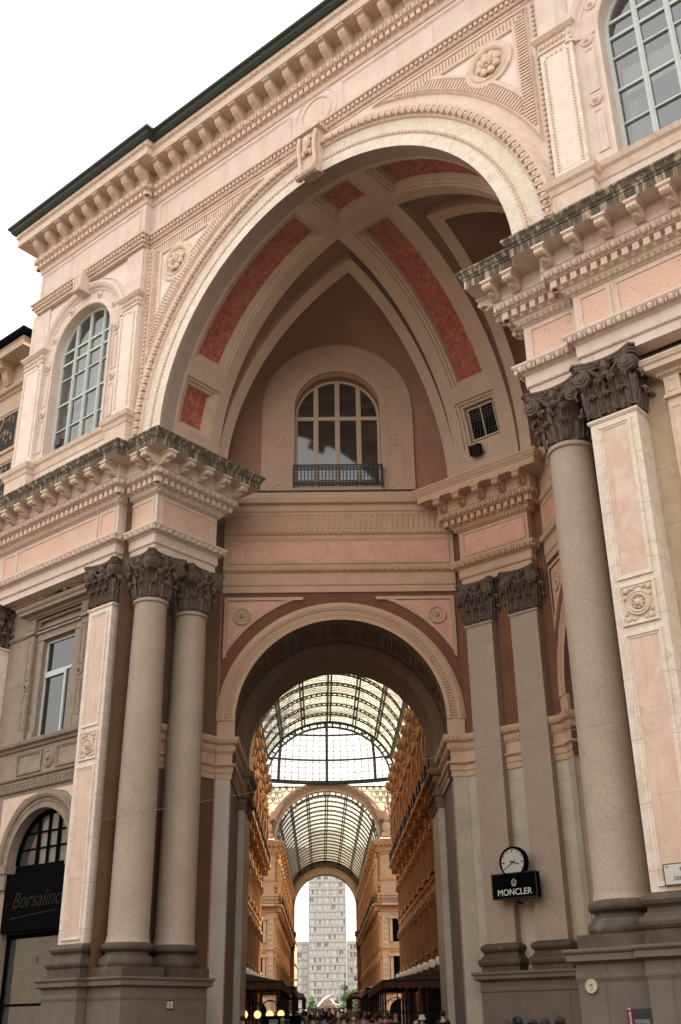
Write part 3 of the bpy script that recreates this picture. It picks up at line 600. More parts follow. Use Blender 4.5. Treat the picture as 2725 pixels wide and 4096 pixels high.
# --- Corinthian capital (origin: neck centre, height 2.09)
def capital(r, sq=False):
    c = MB(); h = 2.09
    if sq: c.box(-r*.96, r*.96, -r*.96, r*.96, 0, 1.8)
    else: c.lathe((0, 0, 0), [(r*1.0, 0), (r*.98, .5), (r*1.0, 1.1), (r*1.12, 1.5), (r*1.3, 1.78)], 20)
    def leaf(bx, by, nx, ny, z0, hh, w_, curl):
        tx, ty = -ny, nx; V = []; rows = [(0, 0, .8), (.05, .3, 1), (.09, .62, 1), (.2*curl, .86, .95), (.42*curl, .97, .8), (.55*curl, .86, .55), (.5*curl, .74, .25)]
        for o, t, ww in rows:
            for k, (q, dd) in enumerate(((-1, -.05), (-.5, .05), (0, -.02), (.5, .05), (1, -.05))): V.append((bx+nx*(o+.05+dd)+tx*q*w_*ww, by+ny*(o+.05+dd)+ty*q*w_*ww, z0+hh*t-(abs(q) > .9)*.06))
        f = []
        for i in range(len(rows)-1):
            for k in range(4): f.append((i*5+k, i*5+k+1, (i+1)*5+k+1, (i+1)*5+k))
        c.add(V, f)
        c.tube([(bx+nx*(o+.06), by+ny*(o+.06), z0+hh*t) for o, t, ww in rows[:5]], .03, 4)
    if sq:
        for nx, ny in ((0, -1), (1, 0), (0, 1), (-1, 0)):
            tx, ty = -ny, nx
            for q in (-.66, 0, .66): leaf(nx*r+tx*q*r, ny*r+ty*q*r, nx, ny, .04, .72, .2, .62)
            for q in (-1, -.33, .33, 1): leaf(nx*r+tx*q*r*.95, ny*r+ty*q*r*.95, nx, ny, .1, 1.2, .18, .7)
    else:
        for i in range(10): t = 2*pi*i/10; leaf(r*cos(t), r*sin(t), cos(t), sin(t), .04, .72, .2, .62)
        for i in range(8): t = 2*pi*i/8+pi/8; leaf(r*cos(t), r*sin(t), cos(t), sin(t), .1, 1.2, .2, .75)
    A = r*1.42
    for nx, ny in ((0, -1), (1, 0), (0, 1), (-1, 0)):
        tx, ty = -ny, nx
        for s2 in (-1, 1):
            # volute: spiral disc facing outward
            cx, cy, cz = nx*A*.9+tx*s2*A*.74, ny*A*.9+ty*s2*A*.74, 1.52
            for rr, o in ((.3, 0), (.2, .05), (.1, .1)):
                V = []
                for o2 in (-.16, .06+o):
                    for i in range(14): t = 2*pi*i/14; V.append((cx+nx*o2+tx*rr*cos(t), cy+ny*o2+ty*rr*cos(t), cz+rr*sin(t)))
                c.add(V, [tuple(range(13, -1, -1)), tuple(range(14, 28))]+[(i, (i+1) % 14, 14+(i+1) % 14, 14+i) for i in range(14)])
            c.tube([(nx*r*1.05+tx*s2*r*.12, ny*r*1.05+ty*s2*r*.12, 1.05), (nx*r*1.2+tx*s2*r*.3, ny*r*1.2+ty*s2*r*.3, 1.45), (nx*A*.88+tx*s2*A*.5, ny*A*.88+ty*s2*A*.5, 1.76), (cx+nx*.0, cy+ny*.0, cz+.27)], .07, 5)
            c.blob((nx*r*1.12+tx*s2*r*.3, ny*r*1.12+ty*s2*r*.3, 1.25), (.1, .1, .14), 6, 4)
        c.blob((nx*A*.82, ny*A*.82, 1.72), (.19, .19, .2), 7, 5); c.blob((nx*A*.78, ny*A*.78, 1.42), (.22, .22, .16), 7, 5)
        for q in (-.22, 0, .22): c.blob((nx*(A*.86)+tx*q, ny*(A*.86)+ty*q, 1.93), (.09, .09, .12), 5, 3)
    # abacus with hollowed sides
    for z0, z1, k in ((1.80, 1.90, .97), (1.90, 2.0, 1.0), (2.0, 2.088, 1.04)):
        P = []
        for i in range(4):
            t = -pi*3/4+i*pi/2; ca, sa = cos(t), sin(t); R_ = A*1.38*k; tx, ty = -sa, ca
            P += [(R_*ca-tx*.12, R_*sa-ty*.12), (R_*ca+tx*.12, R_*sa+ty*.12)]
            t2 = t+pi/2; ax, ay = R_*ca, R_*sa; bx, by = R_*cos(t2), R_*sin(t2)
            for q in (.2, .35, .5, .65, .8): d = 1-.19*sin(pi*q); P.append(((ax+(bx-ax)*q)*d, (ay+(by-ay)*q)*d))
        c.prism(P, 'z', z0, z1)
    return c
CAPR = capital(.74); CAPS = capital(.76, True); CAPS2 = capital(.70, True)
def column(cu, cv):
    s = MB(); pr = [(.90, 4.68), (.86, 4.8), (.83, 4.95)]+[(.83-.11*((i/12)**1.8), 4.95+(18.85-4.95)*i/12) for i in range(1, 13)]+[(.72, 18.87), (.79, 18.9), (.81, 18.97), (.79, 19.04), (.74, 19.07)]
    s.lathe((cu, cv, 0), pr, 40); o = B.part('column', s, 'granite', smooth=True)
    s = MB(); q = [(1.04, 3.8), (1.09, 3.88), (1.1, 3.98), (1.07, 4.1), (1.0, 4.14), (.98, 4.2), (.9, 4.24), (.86, 4.32), (.9, 4.38), (.98, 4.4), (1.02, 4.44), (1.04, 4.53), (1.02, 4.62), (.97, 4.66), (.92, 4.69)]
    s.lathe((cu, cv, 0), q, 40); s.box(cu-1.05, cu+1.05, cv-1.05, cv+1.05, 3.45, 3.8); B.part('base', s, 'base', parent=o, smooth=True)
    B.copies('capital', CAPR, 'bronze', [(cu, cv, 19.08, 0)], parent=o); return o
for cu, cv in ((-10.74, 29.3), (-10.74, 31.73), (10.74, 29.3), (10.74, 31.73)): column(cu, cv)
# --- giant pilasters with sunk panels
def base_sq(c, q):
    sweep(c, q, [(.20, 3.45), (.22, 3.46), (.22, 3.8), (.26, 3.82), (.31, 3.9), (.32, 3.99), (.29, 4.1), (.2, 4.14), (.18, 4.2), (.12, 4.24), (.11, 4.32), (.15, 4.38), (.2, 4.42), (.23, 4.52), (.2, 4.62), (.12, 4.67), (.05, 4.7), (0, 4.72)])
def big_pilaster(u0, u1):
    c = MB(); dv = WALLV+.2; q = [(u0, dv), (u0, V1), (u1, V1), (u1, dv)]
    sweep(c, q, [(0, 4.72), (0, 18.9), (.05, 18.94), (.08, 19.0), (.05, 19.06), (0, 19.07)])
    x0, x1 = u0+.33, u1-.33
    for za, zb in ((4.85, 11.8), (13.5, 18.75)): frame_rect(c, x0-.1, x1+.1, za, zb, V1, .14, .06)
    frame_rect(c, x0-.1, x1+.1, 12.05, 13.3, V1, .12, .07)
    o = B.part('pilaster', c, 'white')
    c = MB()
    for za, zb in ((5, 11.65), (13.65, 18.6)): c.box(x0+.03, x1-.03, V1-.012, V1+.05, za, zb)
    B.part('field', c, 'pier_pink', parent=o)
    c = MB(); cx, cz = (u0+u1)/2, 12.67; c.ring_y(cx, V1, cz, [(.2, .03), (.22, .06), (.27, .09), (.31, .05), (.36, .08), (.4, 0)], n=24); c.blob((cx, V1-.08, cz), (.1, .1, .1), 7, 5)
    for i in range(8): t = 2*pi*i/8; c.blob((cx+.13*cos(t), V1-.05, cz+.13*sin(t)), (.06, .05, .06), 5, 3)
    for sx in (-1, 1):
        for sz in (-1, 1): c.blob((cx+sx*.36, V1-.04, cz+sz*.44), (.1, .06, .09), 6, 4); c.blob((cx+sx*.18, V1-.04, cz+sz*.47), (.08, .05, .05), 5, 3); c.blob((cx+sx*.4, V1-.04, cz+sz*.24), (.05, .05, .09), 5, 3)
    B.part('rosette', c, 'trim', parent=o, smooth=True)
    c = MB(); base_sq(c, q); B.part('base', c, 'base', parent=o)
    B.copies('capital', CAPS, 'bronze', [((u0+u1)/2, V1+.78, 19.08, 0)], parent=o)
    return o
for e in ((-13.62, -11.95), (12.12, 13.72), (-22.9, -21.2), (19.9, 21.6)): big_pilaster(*e)
# --- pedestals
def pedestal(path, name='pedestal'):
    c = MB(); sweep(c, path, [(0, 0), (0, 2.72)]); 
    sweep(c, path, [(0, 2.6), (.04, 2.72), (.04, 2.8), (.02, 2.82), (.02, 3.05), (.06, 3.08), (.2, 3.14), (.2, 3.3), (.25, 3.34), (.27, 3.38), (.27, 3.44), (-2.2, 3.46)])
    B.part(name, c, 'plinth')
pedestal([(-13.95, 29.2), (-13.95, 27.78), (-11.7, 27.78), (-11.7, 28.22), (-9.62, 28.22), (-9.62, 32.55), (-12.2, 32.55)])
pedestal([(12.2, 32.55), (9.62, 32.55), (9.62, 28.22), (11.85, 28.22), (11.85, 27.78), (14.0, 27.78), (13.95, 29.2)])
# --- lower street walls
LC = -16.75
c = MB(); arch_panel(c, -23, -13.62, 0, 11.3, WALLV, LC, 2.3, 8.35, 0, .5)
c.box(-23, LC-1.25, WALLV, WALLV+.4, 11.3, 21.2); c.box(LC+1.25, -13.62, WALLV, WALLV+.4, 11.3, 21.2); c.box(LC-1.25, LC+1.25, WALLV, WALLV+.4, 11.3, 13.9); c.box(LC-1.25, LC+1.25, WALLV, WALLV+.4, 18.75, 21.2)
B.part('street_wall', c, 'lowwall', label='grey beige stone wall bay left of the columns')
RC = 16.9
c = MB(); c.box(12.16, RC-1.25, WALLV, WALLV+.4, 0, 21.2); c.box(RC+1.25, 34, WALLV, WALLV+.4, 0, 21.2); c.box(RC-1.25, RC+1.25, WALLV, WALLV+.4, 0, 13.9); c.box(RC-1.25, RC+1.25, WALLV, WALLV+.4, 18.75, 21.2)
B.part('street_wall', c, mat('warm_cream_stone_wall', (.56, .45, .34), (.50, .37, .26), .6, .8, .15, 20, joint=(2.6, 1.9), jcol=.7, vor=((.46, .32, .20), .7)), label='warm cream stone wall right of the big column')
def mezz_window(cx, m):
    c = MB(); v = WALLV
    for sx in (-1, 1):
        a, b_ = sorted((cx+sx*1.25, cx+sx*1.75)); c.box(a, b_, v-.16, v, 13.95, 19.0); c.box(a+.06, b_-.06, v-.22, v, 13.95, 14.3)
        a, b_ = sorted((cx+sx*1.85, cx+sx*2.35)); c.box(a, b_, v-.3, v, 13.95, 19.2); frame_rect(c, a+.08, b_-.08, 14.5, 16.2, v-.3, .06, .03); frame_rect(c, a+.08, b_-.08, 16.9, 18.9, v-.3, .06, .03)
        c.ring_y(cx+sx*2.1, v-.3, 16.55, [(.08, .08), (.15, .04), (.2, .06), (.24, 0)], n=16)
        c.box(a-.05, b_+.05, v-.42, v, 19.2, 19.32); c.box(a, b_, v-.36, v, 19.32, 19.95); frame_rect(c, a+.1, b_-.1, 19.42, 19.85, v-.36, .06, .03)
    frame_rect(c, cx-1.75, cx+1.75, 19.4, 19.9, v-.16, .1, .05)
    c.box(cx-1.75, cx+1.75, v-.2, v, 18.8, 19.15); c.box(cx-1.8, cx+1.8, v-.3, v, 19.15, 19.25)
    hp = [(cx-2.4, v), (cx-2.4, v-.3), (cx+2.4, v-.3), (cx+2.4, v)]
    sweep(c, hp, [(0, 19.95), (.05, 20.0), (.12, 20.06), (.16, 20.14), (.42, 20.2), (.44, 20.36), (.5, 20.4), (.56, 20.52), (.56, 20.56), (0, 20.7)]); eggs(c, hp, .12, 20.08, .2, .06)
    for z in [14.4+.14*i for i in range(31)]:
        for sx in (-1, 1): c.box(cx+sx*1.68-.03, cx+sx*1.68+.03, v-.2, v-.1, z, z+.07)
    B.part('window_surround', c, m)
    f = MB(); v2 = WALLV+.14
    for x in (-1.25, 1.13): f.box(cx+x, cx+x+.12, v2-.05, v2+.08, 13.9, 18.75)
    f.box(cx-1.13, cx+1.13, v2-.05, v2+.08, 18.63, 18.75); f.box(cx-1.13, cx+1.13, v2-.05, v2+.08, 13.9, 14.0); f.box(cx-1.13, cx+1.13, v2-.05, v2+.1, 17.05, 17.2); f.box(cx+.38, cx+.5, v2-.08, v2+.08, 14, 17.05); f.box(cx-1.13, cx+.38, v2-.09, v2+.02, 16.9, 17.03)
    wn = B.part('window', f, 'frame'); p = MB(); p.box(cx-1.13, cx+1.13, v2+.01, v2+.025, 14, 18.63); B.part('pane', p, 'darkpane', parent=wn)
    k = MB(); k.box(cx-1.6, cx+1.6, v2+1.2, v2+1.3, 13.5, 19); B.part('interior', k, mat('brown_timber_room', (.16, .05, .02), (.10, .035, .015), 1, .8), parent=wn)
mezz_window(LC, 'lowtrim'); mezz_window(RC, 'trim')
# string courses, scroll band and arch head of the left bay
c = MB(); sw = [(-21.2, WALLV), (-13.62, WALLV)]
sweep(c, sw, [(0, 13.55), (.1, 13.58), (.14, 13.7), (.3, 13.76), (.34, 13.88), (.34, 13.94), (0, 13.98)])
sweep(c, sw, [(0, 11.6), (.12, 11.62), (.16, 11.72), (.16, 12.1), (.26, 12.14), (.28, 12.2), (0, 12.24)])
frame_rect(c, LC-2.5, LC-.55, 12.4, 13.4, WALLV, .14, .08); frame_rect(c, LC+.55, LC+2.5, 12.4, 13.4, WALLV, .14, .08); c.ring_y(LC, WALLV, 12.9, [(.14, .1), (.28, .06), (.34, .1), (.42, .06), (.46, 0)], n=20); c.blob((LC, WALLV-.1, 12.9), (.13, .1, .13))
for i in range(24):
    x = -21+i*.3; c.ring_y(x, WALLV-.16, 11.9, [(.07, 0), (.08, .04), (.12, .04), (.13, 0)], n=10)
c.ring_y(LC, WALLV, 8.35, [(2.3, 0), (2.3, .1), (2.5, .12), (2.52, .05), (2.75, .05), (2.78, .14), (2.9, .2), (2.98, .2), (3.02, 0)], 0, pi, 40)
for i in range(60): t = pi*(i+.5)/60; c.blob((LC+2.64*cos(t), WALLV-.07, 8.35+2.64*sin(t)), (.05+.05*abs(cos(t)), .05, .05+.05*abs(sin(t))), 5, 3)
for sx in (-1, 1): a, b_ = sorted((LC+sx*2.2, LC+sx*3.02)); c.box(a, b_, WALLV-.22, WALLV+.45, 8.0, 8.35); c.box(a+.06, b_-.06, WALLV-.14, WALLV+.45, 7.3, 8.0)
sweep(c, [(-21.2, WALLV), (-13.62, WALLV)], [(0, 19.3), (.06, 19.32), (.12, 19.42), (.12, 19.5), (0, 19.54)])
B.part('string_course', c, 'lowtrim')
c = MB(); R2 = 3.25
for sx in (-1, 1):
    P = [(LC+sx*R2*cos(t), 8.35+R2*sin(t)) for t in [i*1.5/14 for i in range(15)] if 8.35+R2*sin(t) < 11.35]; P += [(LC+sx*R2*.15, 11.4), (LC+sx*R2, 11.4)]; c.prism(P, 'y', WALLV-.03, WALLV-.005)
B.part('spandrel', c, 'pier_pink')
# shopfront in the arch: lunette window
f = MB(); v = WALLV+.42
f.ring_y(LC, v, 8.35, [(2.12, -.1), (2.12, .05), (2.3, .05), (2.3, -.1)], 0, pi, 32); f.box(LC-2.3, LC+2.3, v-.06, v+.1, 8.0, 8.3)
for x in (-.75, .75): f.box(LC+x-.07, LC+x+.07, v-.05, v+.06, 8.3, 8.35+sqrt(2.2**2-x*x))
f.box(LC-.04, LC+.04, v-.05, v+.06, 8.3, 10.5)
for z in (9.0, 9.7): ww = sqrt(2.2**2-(z-8.35)**2); f.box(LC-ww, LC+ww, v-.04, v+.05, z-.035, z+.035)
f.box(LC-2.3, LC-2.1, v-.05, v+.1, 0, 5.4); f.box(LC+2.1, LC+2.3, v-.05, v+.1, 0, 5.4); f.box(LC-2.3, LC+2.3, v-.05, v+.1, 5.25, 5.45); f.box(LC-2.3, LC+2.3, v-.05, v+.1, 2.55, 2.65)
wn = B.part('shop_window', f, 'black')
p = MB(); pts = [(LC+2.2*cos(pi*i/24), 8.35+2.2*sin(pi*i/24)) for i in range(25)]; p.add([(x, v+.03, z) for x, z in pts], [tuple(range(25))]); p.box(LC-2.1, LC+2.1, v+.02, v+.03, 0, 5.25); B.part('pane', p, 'pane', parent=wn)
k = MB(); k.box(LC-.72, LC+2.1, v+.1, v+.13, 8.2, 10.7); k.box(LC-2.3, LC+2.3, v+.95, v+1.0, 0, 5.3); B.part('display_backdrop', k, 'display', parent=wn)
k = MB(); k.box(-23, -13.7, v+1.5, v+1.6, 0, 21); B.part('interior', k, 'room', parent=wn)
# ================================================================== VESTIBULE
def world_in_F(x, y): a = Finv((x, y, 0)); return (a[0], a[1])
Bc = (-11.6, 34.4)
# chamfer walls behind the columns and clock wall
c = MB(); q_ = MB(); q_.quad((12.16, WALLV+.1, 0), (12.16, 32.3, 0), (12.16, 32.3, 21.2), (12.16, WALLV+.1, 21.2)); q_.quad((11.54, 32.3, 0), (11.54, 34.75, 0), (11.54, 34.75, 26.3), (11.54, 32.3, 26.3)); q_.quad((11.54, 32.3, 0), (12.16, 32.3, 0), (12.16, 32.3, 26.3), (11.54, 32.3, 26.3)); B.part('shaded_wall', q_, 'dark_soffit'); q_ = MB(); q_.quad((-11.6, V1+.1, 0), (-11.6, 34.75, 0), (-11.6, 34.75, 26.3), (-11.6, V1+.1, 26.3)); B.part('shaded_wall', q_, mat('umber_side_plaster', (.15, .078, .042), (.12, .062, .034), 1, .9, .1, 20))  # right wall coloured dark umber to stand in for shadow behind the column
c.box(-2.66, 2.66, 42.055, 42.6, 13.9, 26.3)
B.part('plaster_wall', c, 'brown')
c = MB(); c.box(-2.66, 2.66, 42.055, 42.6, 0, 12.0); B.part('marble_wall', c, 'jamb')
def impost(c, path, z0=12.0, k=1.0, dark=False):
    zz = lambda t: z0+t*k
    sweep(c, path, [(0, zz(0)), (.06, zz(0)), (.06, zz(.26)), (.1, zz(.28)), (.1, zz(.52)), (.2, zz(.6)), (.2, zz(.68)), (.05, zz(.72)), (.05, zz(1.15)), (.1, zz(1.2)), (.14, zz(1.26)), (.16, zz(1.55)), (.3, zz(1.62)), (.3, zz(1.66)), (.36, zz(1.8)), (.36, zz(1.9)), (0, zz(1.95))])
    for x, y, dx, dy, st in along(path, .19, .16): c.blob((x, y, zz(.63)), (.07, .06, .06), 5, 3)
    for x, y, dx, dy, st in along(path, .3, .2): c.blob((x, y, zz(1.72)), (.09, .08, .08), 5, 3)
    for x, y, dx, dy, st in along(path, .16, .16): c.obox(x, y, dx, dy, .045, -.03, .03, zz(1.3), zz(1.52))
c = MB(); impost(c, [(-11.6, 30), (-11.6, 34.4)]); impost(c, [(-2.66, 42.055), (2.66, 42.055)]); impost(c, [(11.6, 34.4), (11.6, 30)]); B.part('impost', c, 'inner')
# clock wall pilasters, entablature and pedestal
def cw_pil(u0, u1, prm):
    c = MB(); q = [(u0, 42.05), (u0, 41.64), (u1, 41.64), (u1, 42.05)]; sweep(c, q, [(0, 4.72), (0, 18.9), (.05, 18.94), (.08, 19.0), (.05, 19.06), (0, 19.07)]); o = B.part('pilaster', c, 'granite')
    c = MB(); base_sq(c, q); B.part('base', c, 'base', parent=o); B.copies('capital', CAPS2, 'bronze', [((u0+u1)/2, 41.64+.72, 19.08, 0)], parent=o)
cw_pil(-1.92, -.47, 0); cw_pil(.56, 2.0, 0)
PC = [(-2.66, 42.0), (-1.99, 42.0), (-1.99, 41.64), (1.99, 41.64), (1.99, 42.0), (2.66, 42.0)]
eC = entab([(-1.99, 42.3), (-1.99, 41.64), (1.99, 41.64), (1.99, 42.3)], m='inner', m_top='inner', panels=[(1, .3, 3.68, 22.7, 23.95)])
B.copies('modillion', lm, 'inner', [(u, 41.64-.72, 25.66, 0) for u in (-2.3, -1.14, 0.02, 1.18, 2.34)], parent=eC)
c = MB(); pp = [(-2.15, 42.2), (-2.15, 41.35), (2.5, 41.35), (2.5, 42.2)]; sweep(c, pp, [(0, 0), (0, 2.8), (.04, 2.86), (.04, 2.98), (.02, 3.0), (.02, 3.2), (.1, 3.26), (.24, 3.32), (.24, 3.46), (.3, 3.5), (.3, 3.6), (-.6, 3.62)]); B.part('pedestal', c, 'plinth')
# north wall (BW frame) and its east twin
def inner_wall(fr, full):
    W = 5.85
    c = MB(); arch_panel(c, -W-.3, W, 0, 21.2, 0, 0, 5.15, 14.7, 0, 0, 48)
    arch_panel(c, -W, W, 26.3, 37, 0, 0, 2.3, 31.65, 26.95, .7, 32, 2.35) if full else c.quad((-W, 0, 26.3), (W, 0, 26.3), (W, 0, 37), (-W, 0, 37))
    c.quad((-W, 0, 21.2), (W, 0, 21.2), (W, 0, 26.3), (-W, 0, 26.3))
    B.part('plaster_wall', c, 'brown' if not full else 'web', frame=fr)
    if full:
        c = MB(); arch_panel(c, -W, W, 12, 21.2, -.004, 0, 5.15, 14.7, 12, 0, 48); B.part('arch_wall', c, 'brown', frame=fr)
    # jamb marble
    c = MB()
    for s2 in (-1, 1): a, b_ = sorted((s2*5.18, s2*W)); c.box(a, b_, -.03, .6, 0, 12); a, b_ = sorted((s2*5.0, s2*5.5)); 
    for s2 in (-1, 1): a, b_ = sorted((s2*4.87, s2*5.6)); c.box(a, b_, 5.0, 8.5, 0, 11.5)
    B.split('marble_jamb', c, 'jamb', frame=fr)
    c = MB()
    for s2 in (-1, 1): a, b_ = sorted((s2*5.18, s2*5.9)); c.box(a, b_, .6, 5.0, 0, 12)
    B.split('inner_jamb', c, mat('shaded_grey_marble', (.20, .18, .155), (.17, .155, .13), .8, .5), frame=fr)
    # recess barrel between the two arches
    c = MB(); n = 40; Rb = 5.55
    def sp(r, y, t, zc=14.7): return (r*cos(t), y, zc+r*sin(t))
    for i in range(n):
        t0, t1 = pi*i/n, pi*(i+1)/n
        for (ra, ya, rb, yb) in ((5.02, -.16, 5.02, .7), (5.02, .7, Rb, .7), (Rb, .7, Rb, 5.0), (Rb, 5.0, 4.86, 5.0), ): c.quad(sp(ra, ya, t0), sp(ra, ya, t1), sp(rb, yb, t1), sp(rb, yb, t0))
    for s2 in (-1, 1): c.quad((s2*Rb, .7, 12), (s2*Rb, 5, 12), (s2*Rb, 5, 14.7), (s2*Rb, .7, 14.7)); c.quad((s2*4.86, 5, 11.5), (s2*Rb, 5, 11.5), (s2*Rb, 5, 14.7), (s2*4.86, 5, 14.7)); c.quad((s2*5.02, -.1, 12), (s2*5.02, .7, 12), (s2*5.02, .7, 14.7), (s2*5.02, -.1, 14.7))
    B.part('arch_soffit', c, 'dark_soffit', frame=fr)
    # soffit coffers
    c = MB(); k = MB()
    for j in range(9):
        t0, t1 = pi*(.06+j*.1), pi*(.06+j*.1+.08); r = Rb-.02
        for (ta, tb, ya, yb) in ((t0, t1, 1.5, 1.62), (t0, t1, 4.1, 4.22), (t0, t0+.025, 1.62, 4.1), (t1-.025, t1, 1.62, 4.1)):
            m_ = 4
            for i in range(m_):
                u, w2 = ta+(tb-ta)*i/m_, ta+(tb-ta)*(i+1)/m_
                c.quad(sp(r-.08, ya, u), sp(r-.08, yb, u), sp(r-.08, yb, w2), sp(r-.08, ya, w2)); c.quad(sp(r-.08, ya, u), sp(r-.08, ya, w2), sp(r, ya, w2), sp(r, ya, u))
        for i in range(4):
            u, w2 = t0+.06+(t1-t0-.12)*i/4, t0+.06+(t1-t0-.12)*(i+1)/4; k.quad(sp(r-.01, 2.0, u), sp(r-.01, 3.7, u), sp(r-.01, 3.7, w2), sp(r-.01, 2.0, w2))
    B.part('coffer_frame', c, mat('umber_coffer_moulding', (.22, .115, .06), (.18, .09, .05), 1, .9), frame=fr); B.part('coffer_panel', k, 'cofferdark', frame=fr)
    # second arch
    c = MB()
    for i in range(n):
        t0, t1 = pi*i/n, pi*(i+1)/n
        for (ra, ya, rb, yb) in ((4.86, 4.98, 4.86, 8.4), (4.86, 8.4, 6.2, 8.4)): c.quad(sp(ra, ya, t0), sp(ra, ya, t1), sp(rb, yb, t1), sp(rb, yb, t0))
        for ra, rb, ya in ((4.86, 5.1, 4.9), (5.1, 5.45, 4.94)): c.quad(sp(ra, ya, t0), sp(ra, ya, t1), sp(rb, ya, t1), sp(rb, ya, t0))
    for s2 in (-1, 1): c.quad((s2*4.86, 4.9, 13.3), (s2*4.86, 8.4, 13.3), (s2*4.86, 8.4, 14.7), (s2*4.86, 4.9, 14.7)); c.quad((s2*4.86, 4.9, 13.3), (s2*5.45, 4.9, 13.3), (s2*5.45, 4.9, 14.7), (s2*4.86, 4.9, 14.7))
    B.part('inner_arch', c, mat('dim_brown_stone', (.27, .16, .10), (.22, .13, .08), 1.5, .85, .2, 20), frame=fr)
    c = MB(); impost(c, [(-W, 0), (-5.15, 0), (-5.15, 4.9)]); impost(c, [(5.15, 4.9), (5.15, 0), (W, 0)]); B.split('impost', c, 'inner', frame=fr)
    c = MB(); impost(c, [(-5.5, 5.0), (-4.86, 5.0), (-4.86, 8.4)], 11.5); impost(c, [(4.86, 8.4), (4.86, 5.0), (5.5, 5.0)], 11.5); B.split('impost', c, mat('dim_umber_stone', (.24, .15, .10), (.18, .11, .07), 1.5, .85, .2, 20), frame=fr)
    # carved archivolt
    c = MB(); c.ring_y(0, 0, 14.7, [(5.02, .16), (5.2, .18), (5.22, .1), (5.52, .1), (5.55, .16), (5.78, .18), (5.84, .14), (5.93, .1), (5.95, 0)], 0, pi, 48)
    for s2 in (-1, 1): a, b_ = sorted((s2*5.02, s2*5.85)); c.box(a, b_, -.12, .02, 13.9, 14.7)
    n2 = 120
    for i in range(n2):
        t = pi*(i+.5)/n2; c.add([(r*cos(t+d), -o, 14.7+r*sin(t+d)) for r, d, o in ((5.25, -.006, .15), (5.25, .006, .15), (5.5, .006, .15), (5.5, -.006, .15), (5.25, -.006, .09), (5.25, .006, .09), (5.5, .006, .09), (5.5, -.006, .09))], [(0, 1, 2, 3), (0, 4, 5, 1), (2, 6, 7, 3), (0, 3, 7, 4), (1, 5, 6, 2)])
        if i % 1 == 0: c.blob((5.67*cos(t), -.17, 14.7+5.67*sin(t)), (.08, .05, .08), 5, 3)
    B.part('archivolt', c, 'inner', frame=fr)
    # spandrels: outer frame and salmon field
    c = MB(); k = MB(); q = MB()
    for s2 in (-1, 1):
        R1, xo, zt, N = 6.5, 5.72, 20.95, 16
        t0 = math.acos(xo/R1); t1 = math.asin(min(.999, (zt-14.7)/R1))
        arc = [(R1*cos(t0+(t1-t0)*i/N), 14.7+R1*sin(t0+(t1-t0)*i/N)) for i in range(N+1)]
        def off(p, d):
            x, z = p; a = atan2(z-14.7, x); x2, z2 = (R1+d)*cos(a), 14.7+(R1+d)*sin(a); return (min(x2, xo-d), min(z2, zt-d))
        O = arc+[(xo, zt)]; I = [off(p, .17) for p in arc]+[(xo-.17, zt-.17)]
        m_ = len(O)
        for i in range(m_):
            j = (i+1) % m_
            c.quad((s2*O[i][0], -.1, O[i][1]), (s2*O[j][0], -.1, O[j][1]), (s2*I[j][0], -.12, I[j][1]), (s2*I[i][0], -.12, I[i][1])); c.quad((s2*O[i][0], -.1, O[i][1]), (s2*O[j][0], -.1, O[j][1]), (s2*O[j][0], 0, O[j][1]), (s2*O[i][0], 0, O[i][1]))
        k.add([(s2*p[0], -.05, p[1]) for p in I], [tuple(range(m_))])
        q.ring_y(s2*4.82, -.05, 19.95, [(.1, .1), (.14, .04), (.34, .04), (.38, .1), (.44, .1), (.46, 0)], n=24); q.blob((s2*4.82, -.1, 19.95), (.1, .08, .1))
        for i in range(10): t = 2*pi*i/10; q.blob((s2*4.82+.24*cos(t), -.09, 19.95+.24*sin(t)), (.08, .04, .08), 5, 3)
    sf = B.part('spandrel_frame', c, 'inner', frame=fr); B.part('spandrel_field', k, 'innerpanel', parent=sf, frame=fr); B.part('rosette', q, 'inner', parent=sf, frame=fr)
    # plain entablature with flutes
    pth = [(-W, 0), (W, 0)]
    c = MB(); sweep(c, pth, [(0, 21.2), (.1, 21.2), (.1, 21.55), (.14, 21.6), (.14, 22.2), (.3, 22.36), (.34, 22.5), (.12, 22.6), (.12, 24.3), (.2, 24.36), (.26, 24.5), (.26, 24.56), (.14, 24.6), (.14, 25.6), (.2, 25.66), (.2, 26.0), (.4, 26.06), (.46, 26.3), (.46, 26.62), (0, 26.68)])
    eggs(c, pth, .26, 22.38, .34, .13); 
    for x, y, dx, dy, st in along(pth, .13, .13): c.blob((x, y, 21.58), (.05, .05, .05), 5, 3)
    for x, y, dx, dy, st in along(pth, .2, .18): c.blob((x, y, 24.44), (.08, .08, .08), 5, 3)
    for x, y, dx, dy, st in along(pth, .14, .27): c.obox(x, y, dx, dy, .035, -.02, .05, 24.66, 25.5); c.obox(x+.08, y, dx, dy, .1, -.02, .03, 25.42, 25.52)
    frame_rect(c, -5.6, 5.6, 22.72, 24.15, -.12, .2, .06); e = B.part('entablature', c, 'inner', frame=fr)
    k = MB(); k.box(-5.4, 5.4, -.135, -.1, 22.92, 23.95); B.part('frieze_slab', k, 'innerpanel', parent=e, frame=fr)
    k = MB(); k.box(-W, W, -.5, 0, 26.63, 26.72); B.part('lead_flashing', k, 'copper', parent=e, frame=fr)
    if not full: return
    # window surround, window and balcony
    c = MB(); R3 = 4.06; zz = 31.95
    def slab(w0, r0, o0, o1, zc):
        pass
    c.ring_y(0, 0, zz, [(2.3, -.1), (2.3, .14), (2.62, .16), (2.64, .12), (3.9, .12), (3.94, .16), (4.04, .14), (4.06, 0)], 0, pi, 40)
